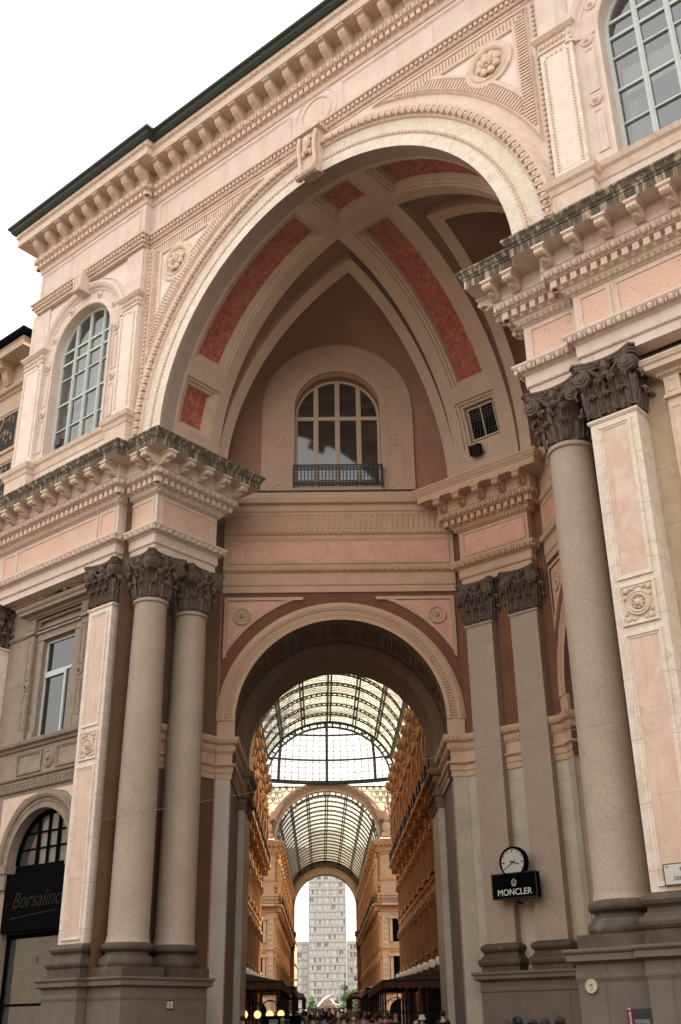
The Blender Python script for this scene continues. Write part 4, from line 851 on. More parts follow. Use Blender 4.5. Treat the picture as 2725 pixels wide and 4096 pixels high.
    for s2 in (-1, 1):
        for x0, x1, o in ((2.3, 2.62, .15), (2.62, 3.92, .12), (3.92, 4.06, .16)): a, b_ = sorted((s2*x0, s2*x1)); c.box(a, b_, -o, .02, 26.7, zz)
        for x in (2.78, 3.5):
            for za, zb in ((27.6, 29.4), (30.4, 32.0)): c.box(s2*x-.02, s2*x+.02, -.15, -.1, za, zb)
        for zc_ in (29.9, ): c.ring_y(s2*3.14, -.12, zc_, [(.32, 0), (.33, .03), (.38, .03), (.39, 0)], n=24)
        c.ring_y(s2*3.14, -.12, 26.9, [(.32, 0), (.33, .03), (.38, .03), (.39, 0)], 0, pi, 14)
    for t in (.5, pi/2, pi-.5): c.ring_y(3.14*cos(t), -.12, zz+3.14*sin(t), [(.32, 0), (.33, .03), (.38, .03), (.39, 0)], n=24)
    for r in (2.78, 3.52):
        for a0, a1 in ((.64, pi/2-.14), (pi/2+.14, pi-.64)): c.ring_y(0, -.12, zz, [(r-.02, 0), (r-.02, .03), (r+.02, .03), (r+.02, 0)], a0, a1, 14)
    c.box(-2.3, 2.3, -.3, .1, 26.7, 26.98)
    B.part('window_surround', c, mat('faded_rose_surround', (.55, .37, .27), (.50, .33, .24), .8, .85, .1, 20), frame=fr)
    f = MB(); y = .45
    f.ring_y(0, y, 31.65, [(2.16, -.08), (2.16, .05), (2.3, .05), (2.3, -.08)], 0, pi, 32)
    for x in (-2.3, 2.16): f.box(x, x+.14, y-.05, y+.08, 26.95, 31.65)
    for x in (-1.16, 0, 1.16):
        hh = 31.65+sqrt(2.2**2-x*x); f.box(x-.13, x+.13, y-.05, y+.08, 26.95, hh); f.box(x-.05, x+.05, y-.1, y-.05, 26.95, hh)
    f.box(-2.2, 2.2, y-.09, y+.08, 31.4, 31.62); f.box(-2.2, 2.2, y-.05, y+.08, 26.95, 27.1)
    wn = B.part('window', f, 'cream', frame=fr)
    p = MB(); pts = [(-2.25, 26.95), (2.25, 26.95)]+[(2.25*cos(pi*i/24), 31.65+2.25*sin(pi*i/24)) for i in range(25)]; p.add([(x, y+.04, z) for x, z in pts], [tuple(range(len(pts)))]); B.part('pane', p, 'darkpane', parent=wn, frame=fr)
    k = MB(); k.box(1.2, 2.2, y+.25, y+.3, 27, 31.4); B.part('blind', k, 'curtain', parent=wn, frame=fr)
    k = MB(); k.add([(x, y+.3, z) for x, z in ((-2.2, 27), (1.05, 27), (.95, 27.9), (.4, 28.8), (-.2, 29.3), (-1.1, 29.9), (-2.2, 30.3))], [tuple(range(7))]); B.part('painted_reflection', k, mat('blue_grey_reflection', (.30, .33, .34), (.26, .29, .30), 1, .8), parent=wn, frame=fr)  # pale sheet behind the lower panes, painted as a reflection
    k = MB(); k.box(-3, 3, y+1.2, y+1.3, 26, 35); B.part('interior', k, 'room', parent=wn, frame=fr)
    r = MB(); y = -.42
    for z in (27.04, 27.2, 27.95, 28.24): r.box(-2.36, 2.36, y-.02, y+.02, z-.025, z+.025)
    x = -2.3
    while x <= 2.31: r.box(x-.022, x+.022, y-.02, y+.02, 27.04, 28.24); r.blob((x, y, 27.58), (.045, .03, .1), 5, 3); r.blob((x, y, 27.78), (.06, .03, .05), 5, 3); x += .184
    for i in range(25): r.ring_y(-2.2+i*.184, y, 28.09, [(.04, 0), (.04, .03), (.095, .03), (.095, 0)], n=8); r.ring_y(-2.2+i*.184, y, 27.12, [(.03, 0), (.03, .03), (.085, .03), (.085, 0)], n=8)
    for s2 in (-1, 1): r.box(s2*2.34-.02, s2*2.34+.02, y, .1, 27.04, 28.24)
    B.part('balcony_railing', r, 'iron', frame=fr)
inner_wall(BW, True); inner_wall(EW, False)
# --- vault: diagonal ribs with coffers, webs
def coffered(pt, a0, a1, na, b0, b1, coffers, m_rib='rib'):
    """pt(a,b,depth)->point. coffers: (ca0,ca1,cb0,cb1,kind)"""
    body = MB(); mold = MB(); red = MB()
    def strip(mb, A0, A1, B0, B1, d=0, da=None):
        n = max(1, int(abs(A1-A0)/(abs(a1-a0)/na)))
        for i in range(n):
            u, w2 = A0+(A1-A0)*i/n, A0+(A1-A0)*(i+1)/n; nb_ = max(1, round(abs(B1-B0)/.4))
            for j in range(nb_): p0, p1 = B0+(B1-B0)*j/nb_, B0+(B1-B0)*(j+1)/nb_; mb.quad(pt(u, p0, d), pt(w2, p0, d), pt(w2, p1, d), pt(u, p1, d))
    cs = sorted(coffers); cur = a0
    for (c0, c1, e0, e1, kd) in cs:
        strip(body, cur, c0, b0, b1); strip(body, c0, c1, b0, e0); strip(body, c0, c1, e1, b1); cur = c1
        # stepped frame
        levels = [(0, 0), (0, .08), (.16, .10), (.18, .18), (.32, .20), (.34, .28), (.37, .42), (.38, .44)]
        sa = (a1-a0)/abs(a1-a0); R_ = kd[1]
        for (i0, d0), (i1, d1) in zip(levels, levels[1:]):
            n = 16
            def P(a, b, ins, d): 
                return pt(a, b, d)
            for k in range(n):
                fa, fb = k/n, (k+1)/n
                A = lambda f, ins: c0+ins/R_+(c1-c0-2*ins/R_)*f
                for (bb0, bb1) in ((e0+i0, e0+i1), (e1-i0, e1-i1)): mold.quad(pt(A(fa, i0), bb0, d0), pt(A(fb, i0), bb0, d0), pt(A(fb, i1), bb1, d1), pt(A(fa, i1), bb1, d1))
            for (x0, x1) in ((c0+i0/R_, c0+i1/R_), (c1-i0/R_, c1-i1/R_)): [mold.quad(pt(x0, e0+i0+(e1-e0-2*i0)*j/6, d0), pt(x0, e0+i0+(e1-e0-2*i0)*(j+1)/6, d0), pt(x1, e0+i1+(e1-e0-2*i1)*(j+1)/6, d1), pt(x1, e0+i1+(e1-e0-2*i1)*j/6, d1)) for j in range(6)]
        strip(red, c0+.38/R_, c1-.38/R_, e0+.38, e1-.38, .44)
    strip(body, cur, a1, b0, b1); return body, mold, red
RR = RA
def ptA(t, b, d): return (-(RR+d)*cos(t), b, ZC+(RR+d)*sin(t))     # t 0..pi, b = v
CB = 31.74
def ptB(t, b, d):                                                     # t 0 at clock wall .. pi/2 at crown ; b = u
    s_ = sin(t); return (b, CB+(RR+d)*cos(t), ZC+(RR+d)*sin(t)-(RR-sqrt(RR*RR-b*b))*s_)
kd = ('red', RR)
dg = radians
LB = [(dg(a_), dg(b2_), 29.42, 31.62, kd) for a_, b2_ in ((5.6, 20.8), (26.3, 77.6), (83.1, 96.9), (102.4, 153.7), (159.2, 174.4))]
b_, m_, r_ = coffered(ptA, 0, pi, 72, V0-.0, 32.3, LB)
vt = B.part('vault_rib', b_, 'rib', label='coffered rib running behind the great arch'); B.part('coffer_frame', m_, 'rib', parent=vt); B.part('coffer_panel', r_, 'red', parent=vt)
b_, m_, r_ = coffered(ptB, 0, dg(86.7), 36, -1.85, 1.85, [(dg(7.6), dg(22.5), -1.25, 1.2, kd), (dg(26.8), dg(85), -1.12, 1.08, kd)])
vt = B.part('vault_rib', b_, 'rib', label='coffered rib rising from the clock wall'); B.part('coffer_frame', m_, 'rib', parent=vt)
# the low coffer of this rib holds a small window, so its red field is only in the long one
rr = MB(); fs = [f for f in r_.f if r_.v[f[0]][2] > ZC+RR*sin(dg(25))]
for f in fs: rr.add([r_.v[i] for i in f], [(0, 1, 2, 3)])
B.part0('coffer_panel', rr, 'red', vt, F)
rr = MB(); ta_, tb_ = dg(7.6)+.43/RR, dg(22.5)-.43/RR; rr.quad(ptB(ta_, -.82, .44), ptB(tb_, -.82, .44), ptB(tb_, .77, .44), ptB(ta_, .77, .44)); wn = B.part('vent_window', rr, 'black', parent=vt)
# a recessed brown strip, then a narrow pale rib beside each big rib, then the web
R2 = RR+.12; BW_ = .62; NT = 40
def offA(q): return .06+1.5*q**1.25
def offB(q): return .05+.5*q**1.25
def curve(extra, dr):
    pts = []; oA, oB = offA(1)+extra, offB(1)+extra
    tA = math.acos((1.85+oB)/(R2+dr)); tB = pi/2-math.asin((32.3+oA-CB)/(R2+dr))
    for i in range(NT+1): q = i/NT; t = tA*q; pts.append((-(R2+dr)*cos(t), 32.3+offA(q)+extra, ZC+(R2+dr)*sin(t)))
    zc_ = pts[-1][2]
    for i in range(1, NT+1): q = 1-i/NT; t = tB*q; u = 1.85+offB(q)+extra; pts.append((-u, CB+(R2+dr)*cos(t), ZC+(R2+dr)*sin(t)*(1-(1-(zc_-ZC)/((R2+dr)*sin(tB)))*q**3)))
    return pts
def edge():
    tA = math.acos(1.85/RR); tB = dg(86.7); P = [ptA(tA*i/NT, 32.3, 0) for i in range(NT+1)]
    return P+[ptB(tB*(1-i/NT), -1.85, 0) for i in range(1, NT+1)]
CE, CU = edge(), [(x, y, z+.55*min(1, (z-ZC)/2)) for x, y, z in edge()]
CI, CO = curve(0, 0), curve(BW_, 0); CIU = [(x, y, z+.55*min(1, (z-ZC)/2)) for x, y, z in CI]; COU = [(x, y, z+.3*min(1, (z-ZC)/2)) for x, y, z in CO]
def loft(mb, A, Bq, mir):
    sg = -1 if mir else 1
    for i in range(len(A)-1): mb.quad(*[(sg*p[0], p[1], p[2]) for p in (A[i], A[i+1], Bq[i+1], Bq[i])])
for mir in (False, True):
    c = MB(); loft(c, CE, CU, mir); B.part('rib_side', c, 'rib')
    c = MB(); loft(c, CU, CIU, mir); loft(c, CIU, CI, mir); B.part('recess', c, 'web')
    c = MB(); loft(c, CI, CO, mir); loft(c, CO, COU, mir); B.part('inner_rib', c, 'rib')
c = MB()
for i in range(12):
    u0, u1 = -1.85+3.7*i/12, -1.85+3.7*(i+1)/12; a0_, a1_ = ptB(dg(86.7), u0, 0), ptB(dg(86.7), u1, 0)
    zA = lambda u: ZC+sqrt(RR*RR-u*u)
    c.quad((u0, 32.29, zA(u0)+.001), (u1, 32.29, zA(u1)+.001), a1_, a0_)
B.part('rib_joint', c, 'rib')
c = MB()
for sg in (-1, 1):
    P = [(sg*12.2, 28.9), (sg*12.2, 35.2), (sg*2.9, 43.2)]
    for a_, b2_ in zip(P, P[1:]): c.quad((*a_, 26.4), (*b2_, 26.4), (*b2_, 45), (*a_, 45))
c.quad((-2.9, 43.2, 12), (2.9, 43.2, 12), (2.9, 43.2, 45), (-2.9, 43.2, 45))
B.part('vault_light_shield', c, 'dark_soffit')  # unseen shield added to stop daylight leaking through gaps in the vault
# webs
def web(mir):
    c = MB(); N = NT; C2 = COU
    C1 = []
    for i in range(2*N+1):
        th = pi-pi*i/(2*N); q = Finv((.345+5.9*cos(th), 50.02, 26.3+9.95*max(0, sin(th))**.9)); C1.append(q)
    K = 10; V = []
    for a, b in zip(C1, C2):
        for k in range(K+1):
            t = k/K; bul = .0; V.append((a[0]+(b[0]-a[0])*t, a[1]+(b[1]-a[1])*t, a[2]+(b[2]-a[2])*t+.9*sin(pi*t)*max(0, min(1, (min(a[2], b[2])-27)/6))))
    if mir: V = [(-x, y, z) for x, y, z in V]
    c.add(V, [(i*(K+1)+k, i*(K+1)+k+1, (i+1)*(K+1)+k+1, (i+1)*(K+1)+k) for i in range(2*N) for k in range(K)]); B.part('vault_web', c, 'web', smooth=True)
web(False); web(True)
# facade arch soffit stone strip (front 0.75 m of the barrel, 3 mm proud)
c = MB(); n = 72
for i in range(n):
    t0, t1 = pi*i/n, pi*(i+1)/n; c.quad((-(RA-.004)*cos(t0), V0-.15, ZC+(RA-.004)*sin(t0)), (-(RA-.004)*cos(t1), V0-.15, ZC+(RA-.004)*sin(t1)), (-(RA-.004)*cos(t1), V0+.7, ZC+(RA-.004)*sin(t1)), (-(RA-.004)*cos(t0), V0+.7, ZC+(RA-.004)*sin(t0)))
for s2 in (-1, 1): c.quad((s2*9.9, V0-.15, 26.3), (s2*9.9, V0+.7, 26.3), (s2*9.9, V0+.7, ZC), (s2*9.9, V0-.15, ZC)); 
B.part('arch_soffit', c, 'soffit')
c = MB()
for s2 in (-1, 1): c.quad((s2*9.91, V0+.7, 26.3), (s2*9.91, 32.3, 26.3), (s2*9.91, 32.3, ZC), (s2*9.91, V0+.7, ZC)); c.quad((s2*9.91, 32.3, 26.3), (s2*11.6, 33.1, 26.3), (s2*11.6, 33.1, ZC+.1), (s2*9.91, 32.3, ZC+.1))
c.quad((-1.85, 41.645, 26.3), (1.85, 41.645, 26.3), (1.85, 41.645, ZC+.02), (-1.85, 41.645, ZC+.02)); c.quad((-2.6, 41.9, 26.3), (2.6, 41.9, 26.3), (2.6, 41.9, ZC+.5), (-2.6, 41.9, ZC+.5))
B.part('rib_foot', c, 'rib')
# ================================================================== SMALL FITTINGS ON THE FRONT
t = Thing('vent_window_frame', 'small cream framed two-pane window opened in the rib above the clock wall', 'window', F, (0, 41.4, 28.5))
t0_, t1_ = dg(7.6)+.43/RR, dg(22.5)-.43/RR
def vb(tt, u, d): q = ptB(tt, u, d); return q
c = MB()
for ua, ub in ((-.82, -.76), (-.05, .01), (.71, .77)):
    a, b2, c2, d2 = vb(t0_, ua, .40), vb(t1_, ua, .40), vb(t1_, ub, .40), vb(t0_, ub, .40); a3, b3, c3, d3 = vb(t0_, ua, .34), vb(t1_, ua, .34), vb(t1_, ub, .34), vb(t0_, ub, .34)
    c.add([a, b2, c2, d2, a3, b3, c3, d3], [(0, 1, 2, 3), (4, 5, 6, 7), (0, 1, 5, 4), (2, 3, 7, 6), (1, 2, 6, 5), (3, 0, 4, 7)])
for ta, tb in ((t0_, t0_+.008), (t1_-.008, t1_)):
    c.add([vb(ta, -.82, .40), vb(tb, -.82, .40), vb(tb, 0.77, .40), vb(ta, 0.77, .40), vb(ta, -.82, .33), vb(tb, -.82, .33), vb(tb, 0.77, .33), vb(ta, 0.77, .33)], [(0, 1, 2, 3), (4, 5, 6, 7), (0, 1, 5, 4), (2, 3, 7, 6), (1, 2, 6, 5), (3, 0, 4, 7)])
t.part('frame', c, 'cream')
t = Thing('floodlight', 'black outdoor floodlight fixed under the small vent window above the clock wall', 'floodlight', F, (-.4, 41.3, 27.9))
c = MB(); c.prism([(41.2, 27.85), (41.5, 27.95), (41.42, 28.5), (41.08, 28.38)], 'x', -.72, -.12); t.part('housing', c, 'black')
c = MB(); c.tube([(-.78, 41.3, 28.15), (-.78, 41.55, 28.0), (-.42, 41.6, 27.95), (-.06, 41.55, 28.0), (-.06, 41.3, 28.15)], .03, 6); t.part('bracket', c, 'iron')
t = Thing('floodlight', 'small grey box floodlight standing on the left window sill above the stained cornice', 'floodlight', F, (-18.05, VW-.1, 29.1))
c = MB(); c.prism([(28.2, 29.5), (28.42, 29.5), (28.48, 29.9), (28.2, 29.9)], 'x', -18.3, -17.85); t.part('housing', c, 'shadowgrey')
c = MB(); c.tube([(-18.05, 28.38, 29.6), (-18.05, 28.55, 29.4), (-18.05, 28.55, 29.12)], .05, 6); c.box(-18.2, -17.9, 28.45, 28.65, 29.12, 29.16); t.part('stand', c, 'iron')
# clock and its black advertising board
t = Thing('clock', 'round black rimmed clock mounted on top of the black MONCLER board', 'clock', F, (.02, 41.2, 7.3))
cz, cv = 7.84, 41.12
c = MB(); c.ring_y(.02, cv, cz, [(.56, .10), (.58, .14), (.63, .13), (.65, .06), (.65, -.18), (.6, -.2)], n=40); c.disc_y(.02, cv+.2, cv+.19, cz, .64, 32); t.part('case', c, 'black', smooth=True)
c = MB(); c.disc_y(.02, cv-.07, cv, cz, .57, 40); dial = t.part('dial', c, 'clockface')
c = MB()
for i in range(12):
    a_ = 2*pi*i/12; r0, r1, ww = (.40, .53, .022) if i % 3 == 0 else (.44, .53, .014)
    px, pz = cos(a_), sin(a_); c.add([(.02+px*r+(-pz)*w2, cv-.078, cz+pz*r+px*w2) for r, w2 in ((r0, -ww), (r1, -ww), (r1, ww), (r0, ww))], [(0, 1, 2, 3)])
t.part('hour_marks', c, 'black', parent=dial)
def hand(ang, ln, ww):
    c = MB(); px, pz = sin(ang), cos(ang); c.add([(.02+px*r+pz*w2, cv-.09, cz+pz*r-px*w2) for r, w2 in ((-.14, -ww), (ln, -ww*.7), (ln, ww*.7), (-.14, ww))], [(0, 1, 2, 3)]); t.part('clock_hand', c, 'black')
hand(radians(107), .33, .026); hand(radians(236), .46, .018)
t = Thing('advertising_board', 'black hanging board lettered MONCLER below the round clock between two granite pilasters', 'sign', F, (.03, 41.2, 6.3))
c = MB(); c.box(-1.07, 1.10, 41.03, 41.33, 6.39, 7.40); t.part('board', c, 'black')
c = MB(); frame_rect(c, -1.09, 1.12, 6.37, 7.42, 41.03, .05, .02); t.part('rim', c, 'iron')
text('MONCLER', .36, 'sign_white', t, (.02, 41.015, 6.63), t.o)
c = MB()
for sx in (-1, 1): c.tube([(.02+sx*.03, 41.015, 6.86), (.02+sx*.06, 41.015, 7.05), (.02+sx*.03, 41.015, 7.18)], .012, 4); c.tube([(.02+sx*.05, 41.015, 6.9), (.02+sx*.12, 41.015, 6.98), (.02+sx*.1, 41.015, 7.1)], .010, 4); c.tube([(.02+sx*.08, 41.015, 6.88), (.02+sx*.03, 41.015, 7.0)], .01, 4)
t.part('emblem', c, 'sign_white')
c = MB(); c.box(-.06, .0, 41.2, 41.7, 6.2, 6.3); c.box(-.3, .3, 41.33, 41.66, 6.9, 7.0); t.part('mount', c, 'iron')
# street sign
t = Thing('street_sign', 'pale marble street name plate reading PIAZZA DELLA SCALA on the right pilaster', 'sign', F, (13.1, V1, 4.9))
c = MB(); c.box(12.6, 13.9, V1-.1, V1-.065, 4.86, 5.36); t.part('plate', c, 'slate')
c = MB(); frame_rect(c, 12.58, 13.92, 4.84, 5.38, V1-.1, .02, .01); t.part('rim', c, 'iron')
text('PIAZZA', .13, 'black', t, (13.25, V1-.104, 5.22), t.o, ext=.002); text('DELLA SCALA', .13, 'black', t, (13.25, V1-.104, 5.0), t.o, ext=.002); text('201', .06, 'black', t, (12.7, V1-.104, 5.3), t.o, ext=.002)
t = Thing('house_number_plaque', 'small oval cream enamel plaque with blue-black rim on the right pedestal', 'plaque', F, (10.05, 28.2, 2.3))
c = MB(); c.ring_y(10.02, 28.2, 2.52, [(.15, .03), (.155, .04), (.175, .04), (.18, 0)], n=24); c.disc_y(10.02, 28.17, 28.2, 2.52, .16, 24); t.part('plate', c, 'plaque')
text('KR', .08, 'black', t, (10.02, 28.165, 2.54), t.o, ext=.002); text('2,5', .05, 'black', t, (10.02, 28.165, 2.44), t.o, ext=.002)
t = Thing('information_panel', 'red and dark grey history panel with tiny white text on the right pedestal', 'sign', F, (11.2, 28.1, .9))
c = MB(); c.box(11.14, 11.72, 28.14, 28.2, .9, 1.95); t.part('panel', c, 'infogrey'); c = MB(); c.box(10.99, 11.137, 28.136, 28.2, .9, 1.95); t.part('red_stripe', c, 'infored')
text('Vittorio Emanuele II', .12, 'sign_white', t, (11.065, 28.13, 1.0), t.o, rot=(pi/2, -pi/2, 0), align='LEFT', ext=.001); t.o.children[-1].location.z -= .0
text('Considerata uno degli esempi\narchitettonici piu significativi,\nla Galleria Vittorio Emanuele II\ne tradizionale luogo di ritrovo\ndei milanesi. Venne realizzata', .035, 'sign_white', t, (11.18, 28.13, 1.62), t.o, align='LEFT', ext=.001)
t = Thing('utility_marker', 'tiny square yellow and black letter S marker on the left pedestal', 'sign', F, (-8.95, 28.3, 2.3))
c = MB(); c.box(-9.60, -9.58, 30.45, 30.85, 2.3, 2.62); t.part('plate', c, 'plaque'); text('S', .2, 'black', t, (-9.572, 30.65, 2.46), t.o, rot=(pi/2, 0, pi/2), ext=.002)
c = MB()
for a0, a1, z0, z1 in ((30.45, 30.85, 2.59, 2.62), (30.45, 30.85, 2.3, 2.33), (30.45, 30.48, 2.33, 2.59), (30.82, 30.85, 2.33, 2.59)): c.box(-9.58, -9.574, a0, a1, z0, z1)
t.part('rim', c, 'black')
# hat shop sign
t = Thing('shop_sign', 'wide black fascia with faded gold script Borsalino under the left lunette window', 'sign', F, (LC, WALLV, 5.5))
c = MB(); c.box(LC-2.28, LC+2.28, WALLV-.03, WALLV+.36, 5.5, 7.95); t.part('fascia', c, 'black')
text('Borsalino', .95, 'brass', t, (LC+.2, WALLV-.04, 6.75), t.o, shear=.35, ext=.004)
c = MB(); c.add([(LC-1.6, WALLV-.036, 6.02), (LC+1.7, WALLV-.036, 6.22), (LC+1.7, WALLV-.036, 6.26), (LC-1.6, WALLV-.036, 6.07)], [(0, 1, 2, 3)]); t.part('underline', c, 'brass')
def mannequin(cx, cy, z0, hat, label):
    t = Thing('hat_bust', label, 'mannequin', F, (cx, cy, z0))
    c = MB(); c.lathe((cx, cy, z0), [(.2, 0), (.26, .12), (.3, .35), (.24, .5), (.09, .56), (.08, .66), (.12, .72), (.135, .84), (.12, .95), (.06, 1.02)], 14); c.blob((cx, cy-.12, z0+.8), (.03, .05, .05)); t.part('bust', c, 'shadowgrey', smooth=True)
    c = MB(); c.lathe((cx, cy, z0+.92), [(.24 if hat else .14, 0), (.25 if hat else .15, .02), (.14, .04), (.14, .14), (.11, .2)], 14); t.part('hat', c, 'black', smooth=True)
mannequin(-16.72, WALLV+.7, 4.08, True, 'grey display bust wearing a brimmed hat on the shop shelf'); mannequin(-17.12, WALLV+.78, 4.08, False, 'grey display bust wearing a close cap beside the brimmed one')
t = Thing('display_shelf', 'white shelf unit with hats inside the left shop window', 'shelf', F, (LC, WALLV+.9, 0))
c = MB(); c.box(-18.4, -14.8, WALLV+.5, WALLV+1.1, 4.0, 4.08); c.box(-17.4, -17.3, WALLV+.6, WALLV+1.1, 0, 4.0); c.box(LC-.5, LC+2, WALLV+.5, WALLV+1.1, 2.2, 2.28); t.part('shelf', c, 'curtain')
# ================================================================== BIRD NET
t = Thing('bird_net', 'fine dark anti-bird netting stretched across the entrance columns and arch', 'netting', F, (0, 27.9, 9.35))
c = MB(); s_ = .12; hw = .0007; vn = 27.98
u = -11.85
while u <= 11.86: c.box(u-hw, u+hw, vn-.002, vn+.002, 9.35, 21.15); u += s_
z = 9.35
while z <= 21.15: c.box(-11.85, 11.85, vn-.002, vn+.002, z-hw, z+hw); z += s_
t.part('lower_net', c, 'line')
c = MB(); vn = V0+.05; u = -9.84
while u < 9.85:
    zt = ZC+sqrt(RA*RA-u*u); c.box(u-hw, u+hw, vn-.002, vn+.002, 21.15, zt); u += s_
z = 21.15
while z < ZC+RA-.05: ww = 9.84 if z < ZC else sqrt(RA*RA-(z-ZC)**2); c.box(-ww, ww, vn-.002, vn+.002, z-hw, z+hw); z += s_
t.part('upper_net', c, 'line')
c = MB(); c.tube([(-11.85, 27.97, 9.35), (-4, 27.97, 9.31), (4, 27.97, 9.3), (11.85, 27.97, 9.35)], .007, 4); t.part('edge_cord', c, 'line')
# ================================================================== UNSEEN BLOCKER (added behind the camera to cut low sky light)
t = Thing('sky_blocker', 'unseen plain building added behind the viewer to block low sky light', 'building', F, (10, -42, 0))
c = MB(); c.box(-75, 95, -56, -42, 0, 25); c.box(-95, -75, -56, 10, 0, 24); t.part('wall', c, 'lowwall')
c = MB()
for k in range(28):
    for z in (3, 9, 15): c.box(-72+k*6, -70+k*6, -41.99, -41.9, z, z+3.4)
t.part('windows', c, 'infogrey'); c = MB(); c.box(-76, 96, -42, -41, 24.2, 25.2); t.part('cornice', c, 'trim')
# ================================================================== LEFT NEIGHBOUR
t = Thing('side_building', 'ochre palace at the far left with dark figure relief panels and a black gutter', 'building', F, (-27, 33, 0))
nb = 31.5
c = MB(); c.box(-48, -27.4, nb, nb+8, 26, 41.3); t.part('wall', c, 'sidetan')
c = MB(); PNB = [(-48, nb), (-27.4, nb), (-27.4, nb+6)]
sweep(c, PNB, [(0, 38.5), (.1, 38.55), (.2, 38.7), (.3, 39.0), (.3, 39.1), (.1, 39.1), (.1, 40.6), (1.35, 40.6), (1.35, 41.1), (1.45, 41.2)]); eggs(c, PNB, .28, 38.85, .4, .16); t.part('cornice', c, 'sidetan')
c = MB(); sweep(c, PNB, [(1.42, 41.2), (1.58, 41.25), (1.7, 41.5), (1.7, 41.7), (0, 41.9)]); t.part('gutter', c, 'black')
b2 = MB(); b2.prism([(0, 0), (0, -1.3), (-.2, -1.35), (-.45, -1.0), (-.6, -.55), (-.95, -.42), (-1.05, -.15), (-1.05, 0)], 'x', -.28, .28); b2.box(-.36, .36, -1.12, 0, -.16, 0)
t.copies('bracket', b2, 'sidetan', [(-46+i*1.7, nb-.1, 40.6, 0) for i in range(11)])
for i in range(4):
    x1 = -27.75-i*5.2; x0 = x1-4.4
    for za, zb in ((34.5, 37.0), (30.3, 33.3)):
        c = MB(); c.box(x0, x1, nb-.05, nb+.01, za, zb); pn = t.part('relief_panel', c, 'relief')
        c = MB()
        for k in range(26):
            px, pz = random.uniform(x0+.3, x1-.3), random.uniform(za+.25, zb-.25); c.blob((px, nb-.07, pz), (random.uniform(.05, .13), .05, random.uniform(.1, .35)), 6, 4); 
            a_ = random.uniform(0, pi); c.tube([(px, nb-.07, pz), (px+.3*cos(a_), nb-.07, pz+.3*sin(a_)), (px+.5*cos(a_+.6), nb-.07, pz+.45*sin(a_+.6))], .035, 4)
        t.part('figures', c, 'reliefl', parent=pn, smooth=True)
        c = MB(); frame_rect(c, x0-.3, x1+.3, za-.3, zb+.3, nb-.0, .28, .12)
        t.part('frame', c, 'sidetan', parent=pn)
